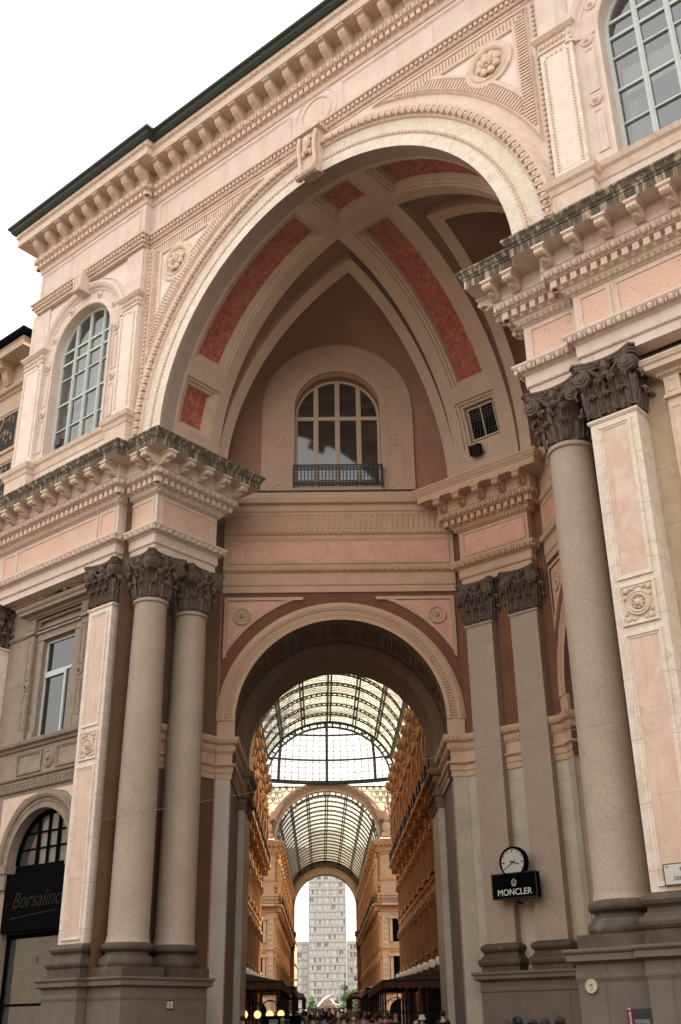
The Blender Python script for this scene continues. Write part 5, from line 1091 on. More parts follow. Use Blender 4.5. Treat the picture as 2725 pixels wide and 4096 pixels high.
# ================================================================== THE GLAZED ARCADE
def floor_z(y): return max(0, min(3.3, .016*(y-48)))
g = MB()
for a_, b2_ in ((48, 90), (90, 150), (150, 242), (242, 255), (255, 900)):
    hw_ = 14 if a_ < 242 else 90; g.quad((-hw_, a_, floor_z(a_)+.006), (hw_, a_, floor_z(a_)+.006), (hw_, b2_, floor_z(b2_)+.006), (-hw_, b2_, floor_z(b2_)+.006))
setting('arcade_floor', g, 'asphalt')
HW = 7.6
def gallery_block(name, label, sgn, y0, nb_, bay, detail=True):
    y1 = y0+nb_*bay; t = Thing(name, label, 'building', G, (sgn*HW, (y0+y1)/2, 0), group=None)
    X = lambda h: sgn*h
    def bx(mb, h0, h1, ya, yb, z0, z1): a, b = sorted((X(h0), X(h1))); mb.box(a, b, ya, yb, z0, z1)
    c = MB(); bx(c, HW, HW+14, y0, y1, 0, 26.0); t.part('wall', c, 'ochre')
    path = [(X(HW), y0-.0), (X(HW), y1)] if sgn < 0 else [(X(HW), y1), (X(HW), y0)]
    # outward of path must face the street axis
    full = [(X(HW+10), y0), (X(HW), y0), (X(HW), y1), (X(HW+10), y1)]
    if sgn > 0: full = full[::-1]
    if sgn > 0: full = [(X(HW+10), y1), (X(HW), y1), (X(HW), y0), (X(HW+10), y0)]
    # orientation check
    def ok(p): dx, dy = p[2][0]-p[1][0], p[2][1]-p[1][1]; l = math.hypot(dx, dy); return (dy/l)*sgn < 0
    if not ok(full): full = full[::-1]
    c = MB(); sweep(c, full, [(0, 24.0), (.1, 24.05), (.16, 24.3), (.3, 24.4), (.3, 24.55), (.4, 24.6), (.4, 25.2), (.8, 25.25), (.86, 25.5), (.98, 25.6), (1.0, 25.9), (0, 26.2)])
    dentils(c, full, .3, .42, 24.65, 24.95, .34, .55); eggs(c, full, .24, 24.4, .4, .12)
    for x, y, dx, dy, st in along(full, .45, .62): c.obox(x, y, dx, dy, .1, -.1, .34, 24.98, 25.22)
    cr = t.part('cornice', c, 'ochre_l')
    c = MB(); sweep(c, full, [(0, 16.1), (.15, 16.15), (.2, 16.4), (.3, 16.5), (.3, 16.9), (.86, 16.95), (.92, 17.05), (.92, 17.2), (0, 17.25)]); dentils(c, full, .3, .42, 16.55, 16.85, .3, .55)
    sweep(c, full, [(0, 10.9), (.16, 10.95), (.2, 11.2), (.32, 11.3), (.32, 11.5), (0, 11.55)]); sweep(c, full, [(0, 5.4), (.2, 5.45), (.26, 5.7), (.4, 5.8), (.4, 6.0), (0, 6.05)]); sweep(c, full, [(0, 20.3), (.1, 20.35), (.2, 20.6), (.2, 20.7), (0, 20.75)])
    t.part('string_course', c, 'ochre_l')
    # one bay of carving, copied
    for i in range(nb_+1):
        y = y0+i*bay; 
        if i == 0: y += .55
        if i == nb_: y -= .55
        c = MB(); 
        bx(c, HW, HW-.28, y-.5, y+.5, 6.05, 16.1); bx(c, HW, HW-.34, y-.56, y+.56, 0, 5.4); bx(c, HW, HW-.5, y-.45, y+.45, 17.2, 18.7); bx(c, HW, HW-.12, y-.42, y+.42, 18.7, 24.0)
        for z in (10.3, 15.5, 15.8, 19.9): bx(c, HW, HW-.42-.06*(z > 15.6), y-.62, y+.62, z, z+.3)
        for z in (6.1, 11.6, 17.3): bx(c, HW, HW-.4, y-.6, y+.6, z, z+.35)
        bx(c, HW-.2, HW-.62, y-.5, y+.5, 24.3, 24.6); bx(c, HW-.2, HW-.72, y-.5, y+.5, 24.6, 25.2); bx(c, HW-.4, HW-1.15, y-.6, y+.6, 25.25, 25.5); bx(c, HW-.4, HW-1.3, y-.66, y+.66, 25.5, 26.0); bx(c, HW-.3, HW-.9, y-.5, y+.5, 16.3, 16.95); bx(c, HW-.5, HW-1.2, y-.62, y+.62, 16.95, 17.25)
        for z in (14.6, 9.4, 19.1): bx(c, HW, HW-.36, y-.56, y+.56, z, z+.12); bx(c, HW, HW-.46, y-.5, y+.5, z+.5, z+.75)
        for q in (-.4, .4): bx(c, HW-.28, HW-.33, y+q-.05, y+q+.05, 6.5, 15.4)
        t.part('pilaster', c, 'ochre_l')
        # herm figure
        c = MB(); hx = X(HW-.5); c.blob((hx-sgn*.14, y, 23.75), (.23, .2, .28), 8, 6); c.blob((hx-sgn*.02, y, 24.0), (.3, .27, .15), 8, 5)
        c.tube([(hx-sgn*.05, y, 23.5), (hx, y, 23.25), (hx, y, 22.5), (hx-sgn*.03, y, 21.6), (hx-sgn*.06, y, 20.4), (hx, y, 19.2), (hx+sgn*.05, y, 18.7)], .2, 8, [.12, .4, .36, .3, .38, .3, .22])
        for q in (-1, 1): c.tube([(hx, y+q*.4, 23.15), (hx-sgn*.2, y+q*.5, 22.6), (hx-sgn*.42, y+q*.12, 22.35+q*.12)], .11, 6)
        for q in (-.22, 0, .22): c.tube([(hx-sgn*.28, y+q, 21.9), (hx-sgn*.40, y+q, 20.6), (hx-sgn*.18, y+q*.6, 19.2)], .08, 5)
        t.part('herm_figure', c, 'ochre_l', smooth=True)
    W_ = []
    for i in range(nb_):
        y = y0+(i+.5)*bay; c = MB()
        for z0, z1, w2 in ((6.9, 10.2, .85), (12.2, 14.8, .75)):
            for q in (-1, 1): bx(c, HW, HW-.3, y+q*w2-.16, y+q*w2+.16, z0-.3, z1)
            bx(c, HW, HW-.45, y-w2-.3, y+w2+.3, z1, z1+.25); bx(c, HW, HW-.5, y-w2-.35, y+w2+.35, z0-.45, z0-.25); c.prism([(y-w2-.25, z1+.25), (y+w2+.25, z1+.25), (y, z1+.7)], 'x', *sorted((X(HW), X(HW-.4))))
            for q in (-1, 1): bx(c, HW, HW-.62, y+q*w2-.14, y+q*w2+.14, z1-.5, z1+.02)
        # ground arch head
        for k in range(10):
            a_, b_ = pi*k/10, pi*(k+1)/10; P = [(y+1.6*cos(a_), 3.6+1.6*sin(a_)), (y+1.6*cos(b_), 3.6+1.6*sin(b_)), (y+1.9*cos(b_), 3.6+1.9*sin(b_)), (y+1.9*cos(a_), 3.6+1.9*sin(a_))]
            c.prism(P, 'x', X(HW-.2), X(HW))
        for q in (-1, 1): bx(c, HW-.45, HW-1.0, y+q*.9-.12, y+q*.9+.12, 16.3, 16.95)
        bx(c, HW-.5, HW-1.25, y-1.25, y+1.25, 16.9, 17.27)
        wn = t.part('window', c, 'ochre_l')
        p = MB()
        for z0, z1, w2 in ((6.9, 10.2, .68), (12.2, 14.8, .58), (18.6, 20.2, .6), (21.1, 23.0, .6)): bx(p, HW-.01, HW-.03, y-w2, y+w2, z0, z1)
        bx(p, HW-.01, HW-.03, y-1.5, y+1.5, 0, 4.4); t.part('pane', p, 'black', parent=wn)
        r = MB()
        yy = y-1.1
        while yy <= y+1.11: bx(r, HW-1.10, HW-1.13, yy-.02, yy+.02, 17.25, 18.2); yy += .2
        for z in (17.3, 17.75, 18.2): bx(r, HW-1.09, HW-1.15, y-1.12, y+1.12, z-.04, z+.04)
        for q in (-1.1, 1.1): bx(r, HW-.5, HW-1.15, y+q-.03, y+q+.03, 18.14, 18.22); bx(r, HW-1.05, HW-1.2, y+q-.12, y+q+.12, 17.25, 18.35)
        r.blob((X(HW-1.12), y, 17.85), (.05, .3, .25), 8, 4); t.part('balcony_railing', r, 'iron')
    # street end of the block: windows, round arch and balcony
    if detail:
        e = MB(); xs = X(HW+2.3); ye = y0-.03; e.box(min(X(HW+.02), X(HW+14)), max(X(HW+.02), X(HW+14)), y0-.03, y0+.01, 0, 23.9); t.part('end_wall', e, mat('pale_peach_end_wall', (.50, .33, .21), (.44, .28, .17), .8, .85, .1, 20)); e = MB()
        for q in (-1, 1): e.box(xs+q*1.0-.2, xs+q*1.0+.2, ye-.3, ye, 12.2, 15.2); e.box(xs+q*1.0-.2, xs+q*1.0+.2, ye-.3, ye, 6.6, 10.3)
        e.box(xs-1.4, xs+1.4, ye-.5, ye, 15.2, 15.5); e.box(xs-1.4, xs+1.4, ye-.5, ye, 10.3, 10.6); e.box(xs-1.3, xs+1.3, ye-.6, ye, 6.2, 6.5); e.ring_y(xs, ye, 3.4, [(1.5, .0), (1.5, .25), (1.9, .3), (2.1, .2), (2.1, 0)], 0, pi, 20)
        for z in [6.6+.7*k for k in range(5)]+[12+.7*k for k in range(5)]: e.blob((X(HW+.5), ye-.15, z), (.25, .12, .28), 6, 4)
        e.box(min(X(HW), X(HW+1)), max(X(HW), X(HW+1)), ye-.12, ye, 6, 16); t.part('end_facade_trim', e, 'inner')
        e = MB(); e.box(xs-.8, xs+.8, ye-.02, ye, 12.2, 15.2); e.box(xs-.8, xs+.8, ye-.02, ye, 6.6, 10.3); e.add([(xs+1.5*cos(pi*i/16), ye-.02, 3.4+1.5*sin(pi*i/16)) for i in range(17)]+[(xs-1.5, ye-.02, 0), (xs+1.5, ye-.02, 0)], [tuple(range(19))]); t.part('end_windows', e, 'black')
        r = MB(); x0, x1 = sorted((X(HW-1), X(HW+5)))
        for z in (17.3, 17.75, 18.2): r.box(x0, x1, ye-1.13, ye-1.07, z-.03, z+.03)
        x = x0
        while x < x1: r.box(x-.02, x+.02, ye-1.12, ye-1.08, 17.25, 18.2); x += .22
        t.part('balcony_railing', r, 'iron'); e = MB(); e.box(min(X(HW), X(HW+5)), max(X(HW), X(HW+5)), ye-1.2, ye, 16.95, 17.25); t.part('balcony_slab', e, 'inner')
    return t
NB, BAY = 12, 5.1
YA0, YA1 = 2.2, 2.2+12*5.1     # near arm
YF0, YF1 = 103.2, 103.2+15*5.0
gallery_block('arcade_building', 'orange lit ornate arcade side on the left, nearest the entrance arch', -1, YA0, 12, 5.1, False)
gallery_block('arcade_building', 'shaded ornate orange arcade side on the right, nearest the entrance arch', 1, YA0, 12, 5.1, False)
gallery_block('arcade_building', 'farther left arcade side beyond the crossing, with iron corner balcony', -1, YF0, 15, 5.0)
gallery_block('arcade_building', 'farther right arcade side beyond the crossing, with iron corner balcony', 1, YF0, 15, 5.0)
# --- glazed barrel roofs
ZSP, RB, RZ = 26.3, HW+.1, 6.9
def barrel(label, y0, y1, gird):
    t = Thing('glass_roof', label, 'glass roof', G, (0, (y0+y1)/2, ZSP)); n = 36
    def P(a, y, d=0): return ((RB+d)*cos(a), y, ZSP+(RZ+d)*sin(a))
    c = MB()
    for i in range(n):
        a, b = pi*i/n, pi*(i+1)/n; c.quad(P(a, y0), P(b, y0), P(b, y1), P(a, y1))
    t.part('glazing', c, 'roofglass')
    def arc(mb, y, hw, d0, d1, a0=0, a1=pi, m_=36):
        for i in range(m_):
            a, b = a0+(a1-a0)*i/m_, a0+(a1-a0)*(i+1)/m_
            A = [P(a, y-hw, d0), P(b, y-hw, d0), P(b, y+hw, d0), P(a, y+hw, d0), P(a, y-hw, d1), P(b, y-hw, d1), P(b, y+hw, d1), P(a, y+hw, d1)]
            mb.add(A, [(0, 1, 2, 3), (0, 1, 5, 4), (3, 2, 6, 7)])
    ng = max(1, round((y1-y0)/gird)); gd = (y1-y0)/ng
    for k in range(ng+1):
        y = y0+k*gd; c = MB()
        for q in (-.42, .42): arc(c, y+q, .09, -.16, -.06)
        m_ = 44
        for i in range(m_):
            a = pi*(i+.5)/m_; w2 = .013; A = [P(a-w2, y-.42, -.12), P(a+w2, y-.42, -.12), P(a+w2, y+.42, -.12), P(a-w2, y+.42, -.12)]; c.add(A, [(0, 1, 2, 3)])
        t.part('girder', c, 'steel')
    c = MB(); y = y0+.35
    while y < y1: arc(c, y, .035, -.05, -.02, m_=30); y += .62
    t.part('glazing_bars', c, 'steel')
    for k in range(1, 8):
        a = pi*k/8; c = MB(); w2 = .014 if k % 4 else .02
        for da in (-.022, .022): A = [P(a+da-w2*.6, y0, -.26), P(a+da+w2*.6, y0, -.26), P(a+da+w2*.6, y1, -.26), P(a+da-w2*.6, y1, -.26)]; A += [P(a+da-w2*.6, y0, -.02), P(a+da+w2*.6, y0, -.02), P(a+da+w2*.6, y1, -.02), P(a+da-w2*.6, y1, -.02)]; c.add(A, [(0, 1, 2, 3), (0, 3, 7, 4), (1, 2, 6, 5)])
        t.part('purlin', c, 'steel')
    for y in (y0, y1):
        c = MB(); arc(c, y, .25, -.75, -.6, m_=40); arc(c, y, .25, -.1, 0, m_=40)
        for i in range(26):
            a = pi*(i+.5)/26; A = [P(a-.012, y-.06, -.7), P(a+.012, y-.06, -.7), P(a+.012, y+.06, -.05), P(a-.012, y+.06, -.05)]; c.add([P(a-.014, y, -.68), P(a+.014, y, -.68), P(a+.014, y, -.04), P(a-.014, y, -.04)], [(0, 1, 2, 3)])
        t.part('end_arch', c, 'steel')
    return t
barrel('dark iron and glass barrel roof over the nearer arm of the arcade', YA0-.2, YA1, 3.9)
barrel('dark iron and glass barrel roof over the farther arm of the arcade', YF0+.3, YF1, 3.9)
# --- dome
YC, RD, ZD = (YA1+YF0)/2, (YF0-YA1)/2-1.0, 34.3
t = Thing('glass_dome', 'great glass dome with dark iron ribs above the arcade crossing', 'glass dome', G, (0, YC, ZD))
def D(a, e, d=0): return ((RD+d)*cos(a)*cos(e), YC+(RD+d)*sin(a)*cos(e), ZD+(RD+d)*.92*sin(e))
c = MB(); NA, NE = 32, 10
for i in range(NA):
    for j in range(NE):
        a, b, e, f = 2*pi*i/NA, 2*pi*(i+1)/NA, pi/2*j/NE, pi/2*(j+1)/NE; c.quad(D(a, e), D(b, e), D(b, f), D(a, f))
t.part('glazing', c, 'domeglass')
def merid(mb, a, w_, d):
    for j in range(NE): e, f = pi/2*j/NE, pi/2*(j+1)/NE; mb.tube([D(a, e, -d), D(a, f, -d)], w_, 4)
def paral(mb, e, w_, d): mb.tube([D(2*pi*i/48, e, -d) for i in range(49)], w_, 4)
for i in range(16): c = MB(); merid(c, pi/2+2*pi*i/16, .3, .3); t.part('rib', c, 'steel')
c = MB()
for i in range(112):
    if i % 7: merid(c, pi/2+2*pi*i/112, .06, .06)
for j in range(26): paral(c, radians(2.6*j+1.2), .045, .06)
t.part('glazing_bars', c, 'steel')
for e in (10, 22, 34, 46, 60): c = MB(); paral(c, radians(e), .18, .2); t.part('ring', c, 'steel')
c = MB(); c.lathe((0, YC, 0), [(RD+.6, ZD-.4), (RD+.1, ZD-.4), (RD-.1, ZD-.3), (RD-.1, ZD-.1), (RD-.4, ZD), (RD+.6, ZD+.1)], 48, cap=False); t.part('drum_ring', c, 'steel')
# crossing: end screen walls with tracery
def screen(label, y, face):
    t = Thing('arch_screen', label, 'glazed screen', G, (0, y, 26.3)); n = 40
    def Q(r, a, dy=0): return (r*cos(a), y+dy*face, ZSP+(r-.7)*sin(a))
    c = MB()
    for i in range(n):
        a, b = pi*i/n, pi*(i+1)/n
        c.quad(Q(7.4, a, -.3), Q(7.4, b, -.3), Q(8.9, b, -.3), Q(8.9, a, -.3)); c.quad(Q(7.4, a, -.3), Q(7.4, b, -.3), Q(7.4, b, .2), Q(7.4, a, .2)); c.quad(Q(8.9, a, -.3), Q(8.9, b, -.3), Q(8.9, b, .2), Q(8.9, a, .2))
    ar = t.part('arch_band', c, 'inner')
    c = MB()
    for i in range(26):
        a = pi*(i+.5)/26; p = Q(8.15, a, -.34); 
        for r0, r1 in ((.42, .48), (.16, .22)): c.ring_y(p[0], p[1], p[2], [(r0, 0), (r0, .05*1), (r1, .05), (r1, 0)], n=12)
        for k in range(6): c.blob((p[0]+.31*cos(k*pi/3), p[1], p[2]+.31*sin(k*pi/3)), (.07, .05, .07), 5, 3)
    t.part('rosette_band', c, 'reliefl', parent=ar)
    g_ = MB(); zt = ZD-.6
    for s2 in (-1, 1):
        pts = [(8.9*cos(a), ZSP+8.2*sin(a)) for a in [pi/2*i/16 for i in range(17)] if ZSP+8.2*sin(a) < zt]; P_ = [(13.5, ZSP-0)]+pts+[(pts[-1][0]-.2, zt), (13.5, zt)]
        g_.add([(s2*x, y, z) for x, z in P_], [tuple(range(len(P_)))])
    t.split('tracery_glass', g_, 'tracglass')
    g_ = MB()
    for s2 in (-1, 1):
        a_, b2_ = sorted((s2*9.2, s2*15)); g_.box(a_, b2_, y-.12, y-.06, 25.5, 28.6); g_.box(min(s2*13.2, s2*16), max(s2*13.2, s2*16), y-.12, y-.06, 28.6, 35)
    t.split('lunette_wall', g_, 'web')
    c = MB()
    for s2 in (-1, 1):
        for i in range(9):
            for j in range(9):
                x, z = 5+i*.98+(j % 2)*.49, 27.4+j*.85
                if math.hypot(x, (z-ZSP)*8.9/8.2) > 9.35 and z < zt-.3 and x < 13.2:
                    c.ring_y(s2*x, y-.05, z, [(.33, 0), (.33, .06), (.46, .06), (.46, 0)], n=12)
                    c.ring_y(s2*(x+.49), y-.05, z+.3, [(.1, 0), (.1, .06), (.21, .06), (.21, 0)], n=8)
        c.box(min(s2*3.2, s2*13.5), max(s2*3.2, s2*13.5), y-.1, y+.1, zt-.1, zt+.1)
        for x in (4.6, 9.0): c.box(s2*x-.1, s2*x+.1, y-.2, y+.05, 30.5 if x < 5 else 28.5, zt)
    t.part('tracery', c, 'reliefl')
    for s2 in (-1, 1): c = MB(); c.tube([(s2*9.3, y-1.2, 27), (s2*9.6, y-.9, 31), (s2*10.2, y-.6, 34.2)], .28, 6); t.part('iron_rib', c, 'steel')
    return t
screen('tracery glazed screen with a rosette arch framing the farther glass barrel', YF0, 1)
def eagle(label, sx):
    x, y, z = sx*8.6, YF0-1.2, 26.2
    t = Thing('eagle_statue', label, 'statue', G, (x, y, z))
    c = MB(); c.box(x-.7, x+.7, y-.6, y+.6, z, z+.6); c.blob((x, y, z+1.4), (.62, .4, .85), 10, 6); t.part('shield_base', c, 'inner', smooth=True)
    c = MB(); c.blob((x, y-.1, z+3.0), (.45, .4, 1.0), 10, 7); c.blob((x, y-.25, z+4.15), (.24, .3, .28), 8, 6); c.tube([(x, y-.5, z+4.15), (x, y-.72, z+4.0)], .07, 5, [.09, .02]); t.part('body', c, 'inner', smooth=True)
    for s2 in (-1, 1):
        c = MB()
        for k in range(8):
            q = k/7; c.tube([(x+s2*.3, y, z+3.5-q*.9), (x+s2*(1.0+.5*(1-q)), y+.1, z+4.0-q*1.2), (x+s2*(2.1-q*.9), y+.15, z+4.9-q*2.6)], .17, 5, [.16, .2, .06])
        t.part('wing', c, 'inner', smooth=True)
eagle('stone winged eagle over the left corner pier of the far arm', -1); eagle('stone winged eagle over the right corner pier of the far arm', 1)
# --- end arch
t = Thing('end_arch', 'tall end archway with dark painted frieze and clock roundel closing the far arm', 'archway', G, (0, YF1+1, 0))
y = YF1+.6; ze, re = 24.1, 6.45; c = MB(); n = 48
arch_panel(c, -HW-4, HW+4, 0, 36, y, 0, re, ze, 0, 3.0, 48); t.part('wall', c, mat('dim_ochre_end_wall', (.27, .14, .07), (.22, .11, .05), .8, .9, .1, 20))
c = MB(); c.ring_y(0, y, ze, [(re, 0), (re, .25), (re+.4, .25), (re+.42, .15), (re+1.1, .15), (re+1.12, .25), (re+1.3, .25), (re+1.3, 0)], 0, pi, 48)
for s2 in (-1, 1): a, b_ = sorted((s2*re, s2*(re+1.2))); c.box(a, b_, y-.25, y, 19.2, ze)
t.part('arch_ring', c, mat('dusty_buff_stone', (.36, .26, .18), (.30, .21, .15), 1, .9, .2, 20))
c = MB()
for s2 in (-1, 1):
    a, b_ = sorted((s2*(re-.35), s2*(re+1.4))); c.box(a, b_, y-.5, y+3, 18.4, 19.2); c.box(min(s2*(re-.1), s2*(re+1.2)), max(s2*(re-.1), s2*(re+1.2)), y-.35, y+3, 15.8, 18.4)
    for k in range(4): c.blob((s2*(re+.1), y-.4, 16.3+.55*k), (.4, .3, .3), 6, 4)
t.split('corbel_capital', c, 'bronze')
c = MB()
for i in range(9):
    a_ = pi*(i+.5)/9 if i != 4 else None
    if a_ is None: continue
    r = re+2.1; c.ring_y(r*cos(a_), y, ze+r*sin(a_), [(.45, 0), (.45, .04), (.55, .04), (.55, 0)], n=14); c.blob((r*cos(a_), y-.03, ze+r*sin(a_)), (.22, .04, .22))
for k in range(60): a_ = pi*(k+.5)/60; r = re+2.1+.45*sin(k*1.2); c.blob((r*cos(a_), y-.02, ze+r*sin(a_)), (.12, .03, .12), 5, 3)
t.part('painted_frieze', c, 'brass')
c = MB(); c.ring_y(0, y, ze+re+2.35, [(.0, .06), (.95, .06), (1.0, .12), (1.12, .1), (1.14, 0)], n=28); t.part('clock_roundel', c, 'reliefl')
c = MB()
for ang, ln in ((1.9, .6), (3.9, .85)): c.add([(sin(ang)*r+cos(ang)*w2, y-.08, ze+re+2.35+cos(ang)*r-sin(ang)*w2) for r, w2 in ((0, -.05), (ln, -.03), (ln, .03), (0, .05))], [(0, 1, 2, 3)])
for k in range(12): c.blob((.82*sin(k*pi/6), y-.08, ze+re+2.35+.82*cos(k*pi/6)), (.05, .03, .05), 5, 3)
t.part('clock_hand', c, 'black')
# --- wings of the arcade building flanking the entrance (keeps daylight out of the passage)
t = Thing('passage_roof', 'plain roof over the entrance passage behind the great arch', 'roof', WD, (0, 56, 22))
c = MB(); c.box(-7.5, 8.5, 50.8, 58.4, 21, 21.5); t.part('slab', c, 'dark_soffit')
c = MB()
for x in (-7.3, 8.0): c.box(x-.1, x+.1, 50.4, 59.8, 0, 33.5)
t.split('side_wall', c, 'dark_soffit')
# ================================================================== BEYOND THE ARCADE
t = Thing('office_tower', 'tall pale grid fronted office tower seen through the far end arch', 'building', WD, (-3.5, 480, 0))
def grid_front(t, x0, x1, ncol, z0, nfl, fh, y, sub=3):
    c = MB(); c.box(x0, x1, y, y+16, 0, z0+nfl*fh+1.2); t.part('wall', c, 'towerwall')
    cw = (x1-x0)/ncol; hw_ = cw/2-.22; var = []
    if 'office_dark' not in M: M['office_dark'] = mat('office_dark_glass', (.16, .16, .15), (.24, .23, .21), .5, .3)
    for q in range(7):
        fr = MB(); gl = MB(); fr.box(-hw_, hw_, -.16, 0, .93, 1.05); fr.box(-hw_+.1, hw_-.1, -.1, 0, .3, .75)
        for k in range(sub+1): xx = -hw_+2*hw_*k/sub; fr.box(xx-.06, xx+.06, -.12, 0, 1.05, fh-.3)
        for k in range(sub):
            p0, p1 = -hw_+2*hw_*k/sub+.06, -hw_+2*hw_*(k+1)/sub-.06
            (fr if random.random() < .42 else gl).box(p0, p1, -.06, 0, 1.05, fh-.3)
        if not gl.v: gl.box(-hw_+.06, -hw_+.1, -.07, 0, 1.05, 1.2)
        ms = []
        for nm, mb_, mt in (('window', fr, 'whitep'), ('pane', gl, random.choice(['towerglass', 'towerglass', 'office_dark']))):
            me = bpy.data.meshes.new(nm); me.from_pydata(mb_.v, [], mb_.f); me.materials.append(M[mt]); ms.append(me)
        var.append(ms)
    cells = [(x0+(i+.5)*cw, z0+j*fh) for j in range(nfl) for i in range(ncol)]
    cells.sort(key=lambda c_: abs(c_[1]-z0-nfl*fh*.45)); rest = MB()
    for ci, (cx_, cz_) in enumerate(cells):
        if ci < 100:
            fr, gl = random.choice(var); o = bpy.data.objects.new('window', fr); COL.objects.link(o); o.parent = t.o; o.location = t.loc_of((cx_, y, cz_)); p_ = bpy.data.objects.new('pane', gl); COL.objects.link(p_); p_.parent = o
        else: rest.box(cx_-hw_, cx_+hw_, y-.08, y, cz_+1.05, cz_+fh-.3); 
    if rest.v: t.part0('window', rest, 'towerglass', None, WD, kind='stuff')
    c = MB()
    for i in range(ncol+1): c.box(x0+i*cw-.2, x0+i*cw+.2, y-.45, y, 4, z0+nfl*fh+1)
    for j in range(nfl+1): c.box(x0, x1, y-.38, y, z0+j*fh-.12, z0+j*fh+.12)
    t.part('grid', c, 'towerwall')
grid_front(t, -11.2, 4.2, 5, 6.5, 24, 2.97, 480)
t = Thing('office_building', 'lower pale office block on the left of the tower', 'building', WD, (-21, 482, 0)); grid_front(t, -31, -11.7, 8, 5, 9, 3.05, 482, 2)
t = Thing('office_building', 'lower pale office block on the right of the tower', 'building', WD, (14, 482, 0)); grid_front(t, 4.7, 24, 8, 5, 9, 3.05, 482, 2)
for lab, x0, x1, y0, h in (('pinkish sunlit corner house left of the far arch opening', -30, -9.6, 262, 22), ('pinkish sunlit corner house right of the far arch opening', 5.1, 26, 262, 23)):
    t = Thing('corner_house', lab, 'building', WD, ((x0+x1)/2, y0, 0)); c = MB(); c.box(x0, x1, y0, y0+22, 0, h); t.part('wall', c, 'inner'); c = MB()
    xe = x1 if x0 < -10 else x0
    for k in range(4): c.box(min(x0, xe)-.3 if xe == x0 else x0, x1+.3 if xe == x1 else x1, y0-.3, y0+22.3, 4.5+k*5, 4.8+k*5)
    t.part('string_course', c, 'ochre_l'); c = MB()
    for k in range(4): c.box(xe-.9, xe+.9, y0-1.0, y0+4, 10.9, 11.1) if k == 0 else None
    for q in range(10): c.box(xe-.9+q*.2, xe-.87+q*.2, y0-1, y0-.97, 11.1, 12.1)
    c.box(xe-.9, xe+.9, y0-1, y0-.95, 12.05, 12.12); t.part('balcony', c, 'iron')
t = Thing('banner', 'dark vertical banner on the sunlit corner house at left', 'banner', WD, (-9.1, 258, 6)); c = MB(); c.box(-9.5, -8.6, 258, 258.12, 3.2, 9.6); t.part('cloth', c, 'infogrey'); c = MB()
for k in range(7): c.box(-9.2, -8.9, 257.95, 258, 4+k*.75, 4.4+k*.75)
t.part('lettering', c, 'sign_white')
# leaf-like metal sculpture
t = Thing('metal_sculpture', 'large curling silver metal leaf sculpture standing in the square', 'sculpture', WD, (-1.8, 300, 0))
def blade(pts, wd, name):
    c = MB(); c.tube(pts, 1, 8, wd); t.part(name, c, 'silver', smooth=True)
blade([(-4.6, 300, 1.0), (-4.9, 300, 3.6), (-4.2, 300, 5.8), (-2.6, 300, 7.6), (-.6, 300, 9.1)], [.4, .9, 1.15, .9, .1], 'blade')
blade([(-4.4, 300.4, 1.2), (-4.2, 300.4, 4.0), (-2.8, 300.2, 5.8), (-.8, 300, 6.4), (.9, 300, 6.3)], [.4, .8, 1.0, .75, .12], 'blade')
blade([(-4.0, 300.2, 1.0), (-3.4, 300.2, 3.6), (-1.6, 300, 4.9), (.2, 300, 5.0), (1.1, 300, 4.5)], [.3, .7, .85, .6, .1], 'blade')
blade([(-3.4, 300.2, .8), (-2.8, 300.2, 3.0), (-1.2, 300, 4.0), (.6, 300, 3.8)], [.2, .4, .45, .1], 'blade')
blade([(-2.6, 299.8, 7.2), (-1.4, 299.8, 7.4), (-.4, 299.8, 6.2), (.1, 299.8, 5.4)], [.2, .4, .4, .1], 'blade')
c = MB(); c.lathe((-2.2, 300, 0), [(3.2, 0), (3.2, .5), (2.9, .8), (2.6, .8)], 20); t.part('plinth', c, 'whitep')
def tree(x, y, h, r, label, seed):
    rnd = random.Random(seed); t = Thing('broadleaf_tree', label, 'tree', WD, (x, y, 0)); c = MB(); c.tube([(x, y, 0), (x+.1, y, h*.3), (x, y, h*.6)], .2, 8, [.28, .2, .1])
    for k in range(6): a_ = k*1.05; c.tube([(x, y, h*(.3+.05*k)), (x+r*.6*cos(a_), y+r*.6*sin(a_), h*(.55+.05*k))], .08, 5, [.1, .03])
    t.part('trunk', c, 'bark'); c = MB(); cl = [(x+rnd.gauss(0, r*.45), y+rnd.gauss(0, r*.45), h*.66+rnd.gauss(0, h*.16), rnd.uniform(.5, 1.1)) for _ in range(26)]
    for cx, cy, cz, cr in cl:
        for _ in range(170):
            v = Vector((rnd.gauss(0, 1), rnd.gauss(0, 1), rnd.gauss(0, 1))).normalized()*cr*rnd.uniform(.6, 1.05); p = Vector((cx, cy, cz))+v; a = Vector((rnd.gauss(0, 1), rnd.gauss(0, 1), rnd.gauss(0, 1))).normalized()*.17; b = a.orthogonal().normalized()*.1
            c.add([p-a, p+b, p+a, p-b], [(0, 1, 2, 3)])
    t.part('crown', c, 'leafm')
tree(2.9, 320, 11.6, 3.0, 'round green tree in the square at right of the silver sculpture', 3); tree(6.0, 330, 11.0, 2.6, 'second green tree partly behind the right arcade side', 4); tree(-6.9, 330, 7.4, 1.5, 'low green shrub tree at left of the sculpture', 5)
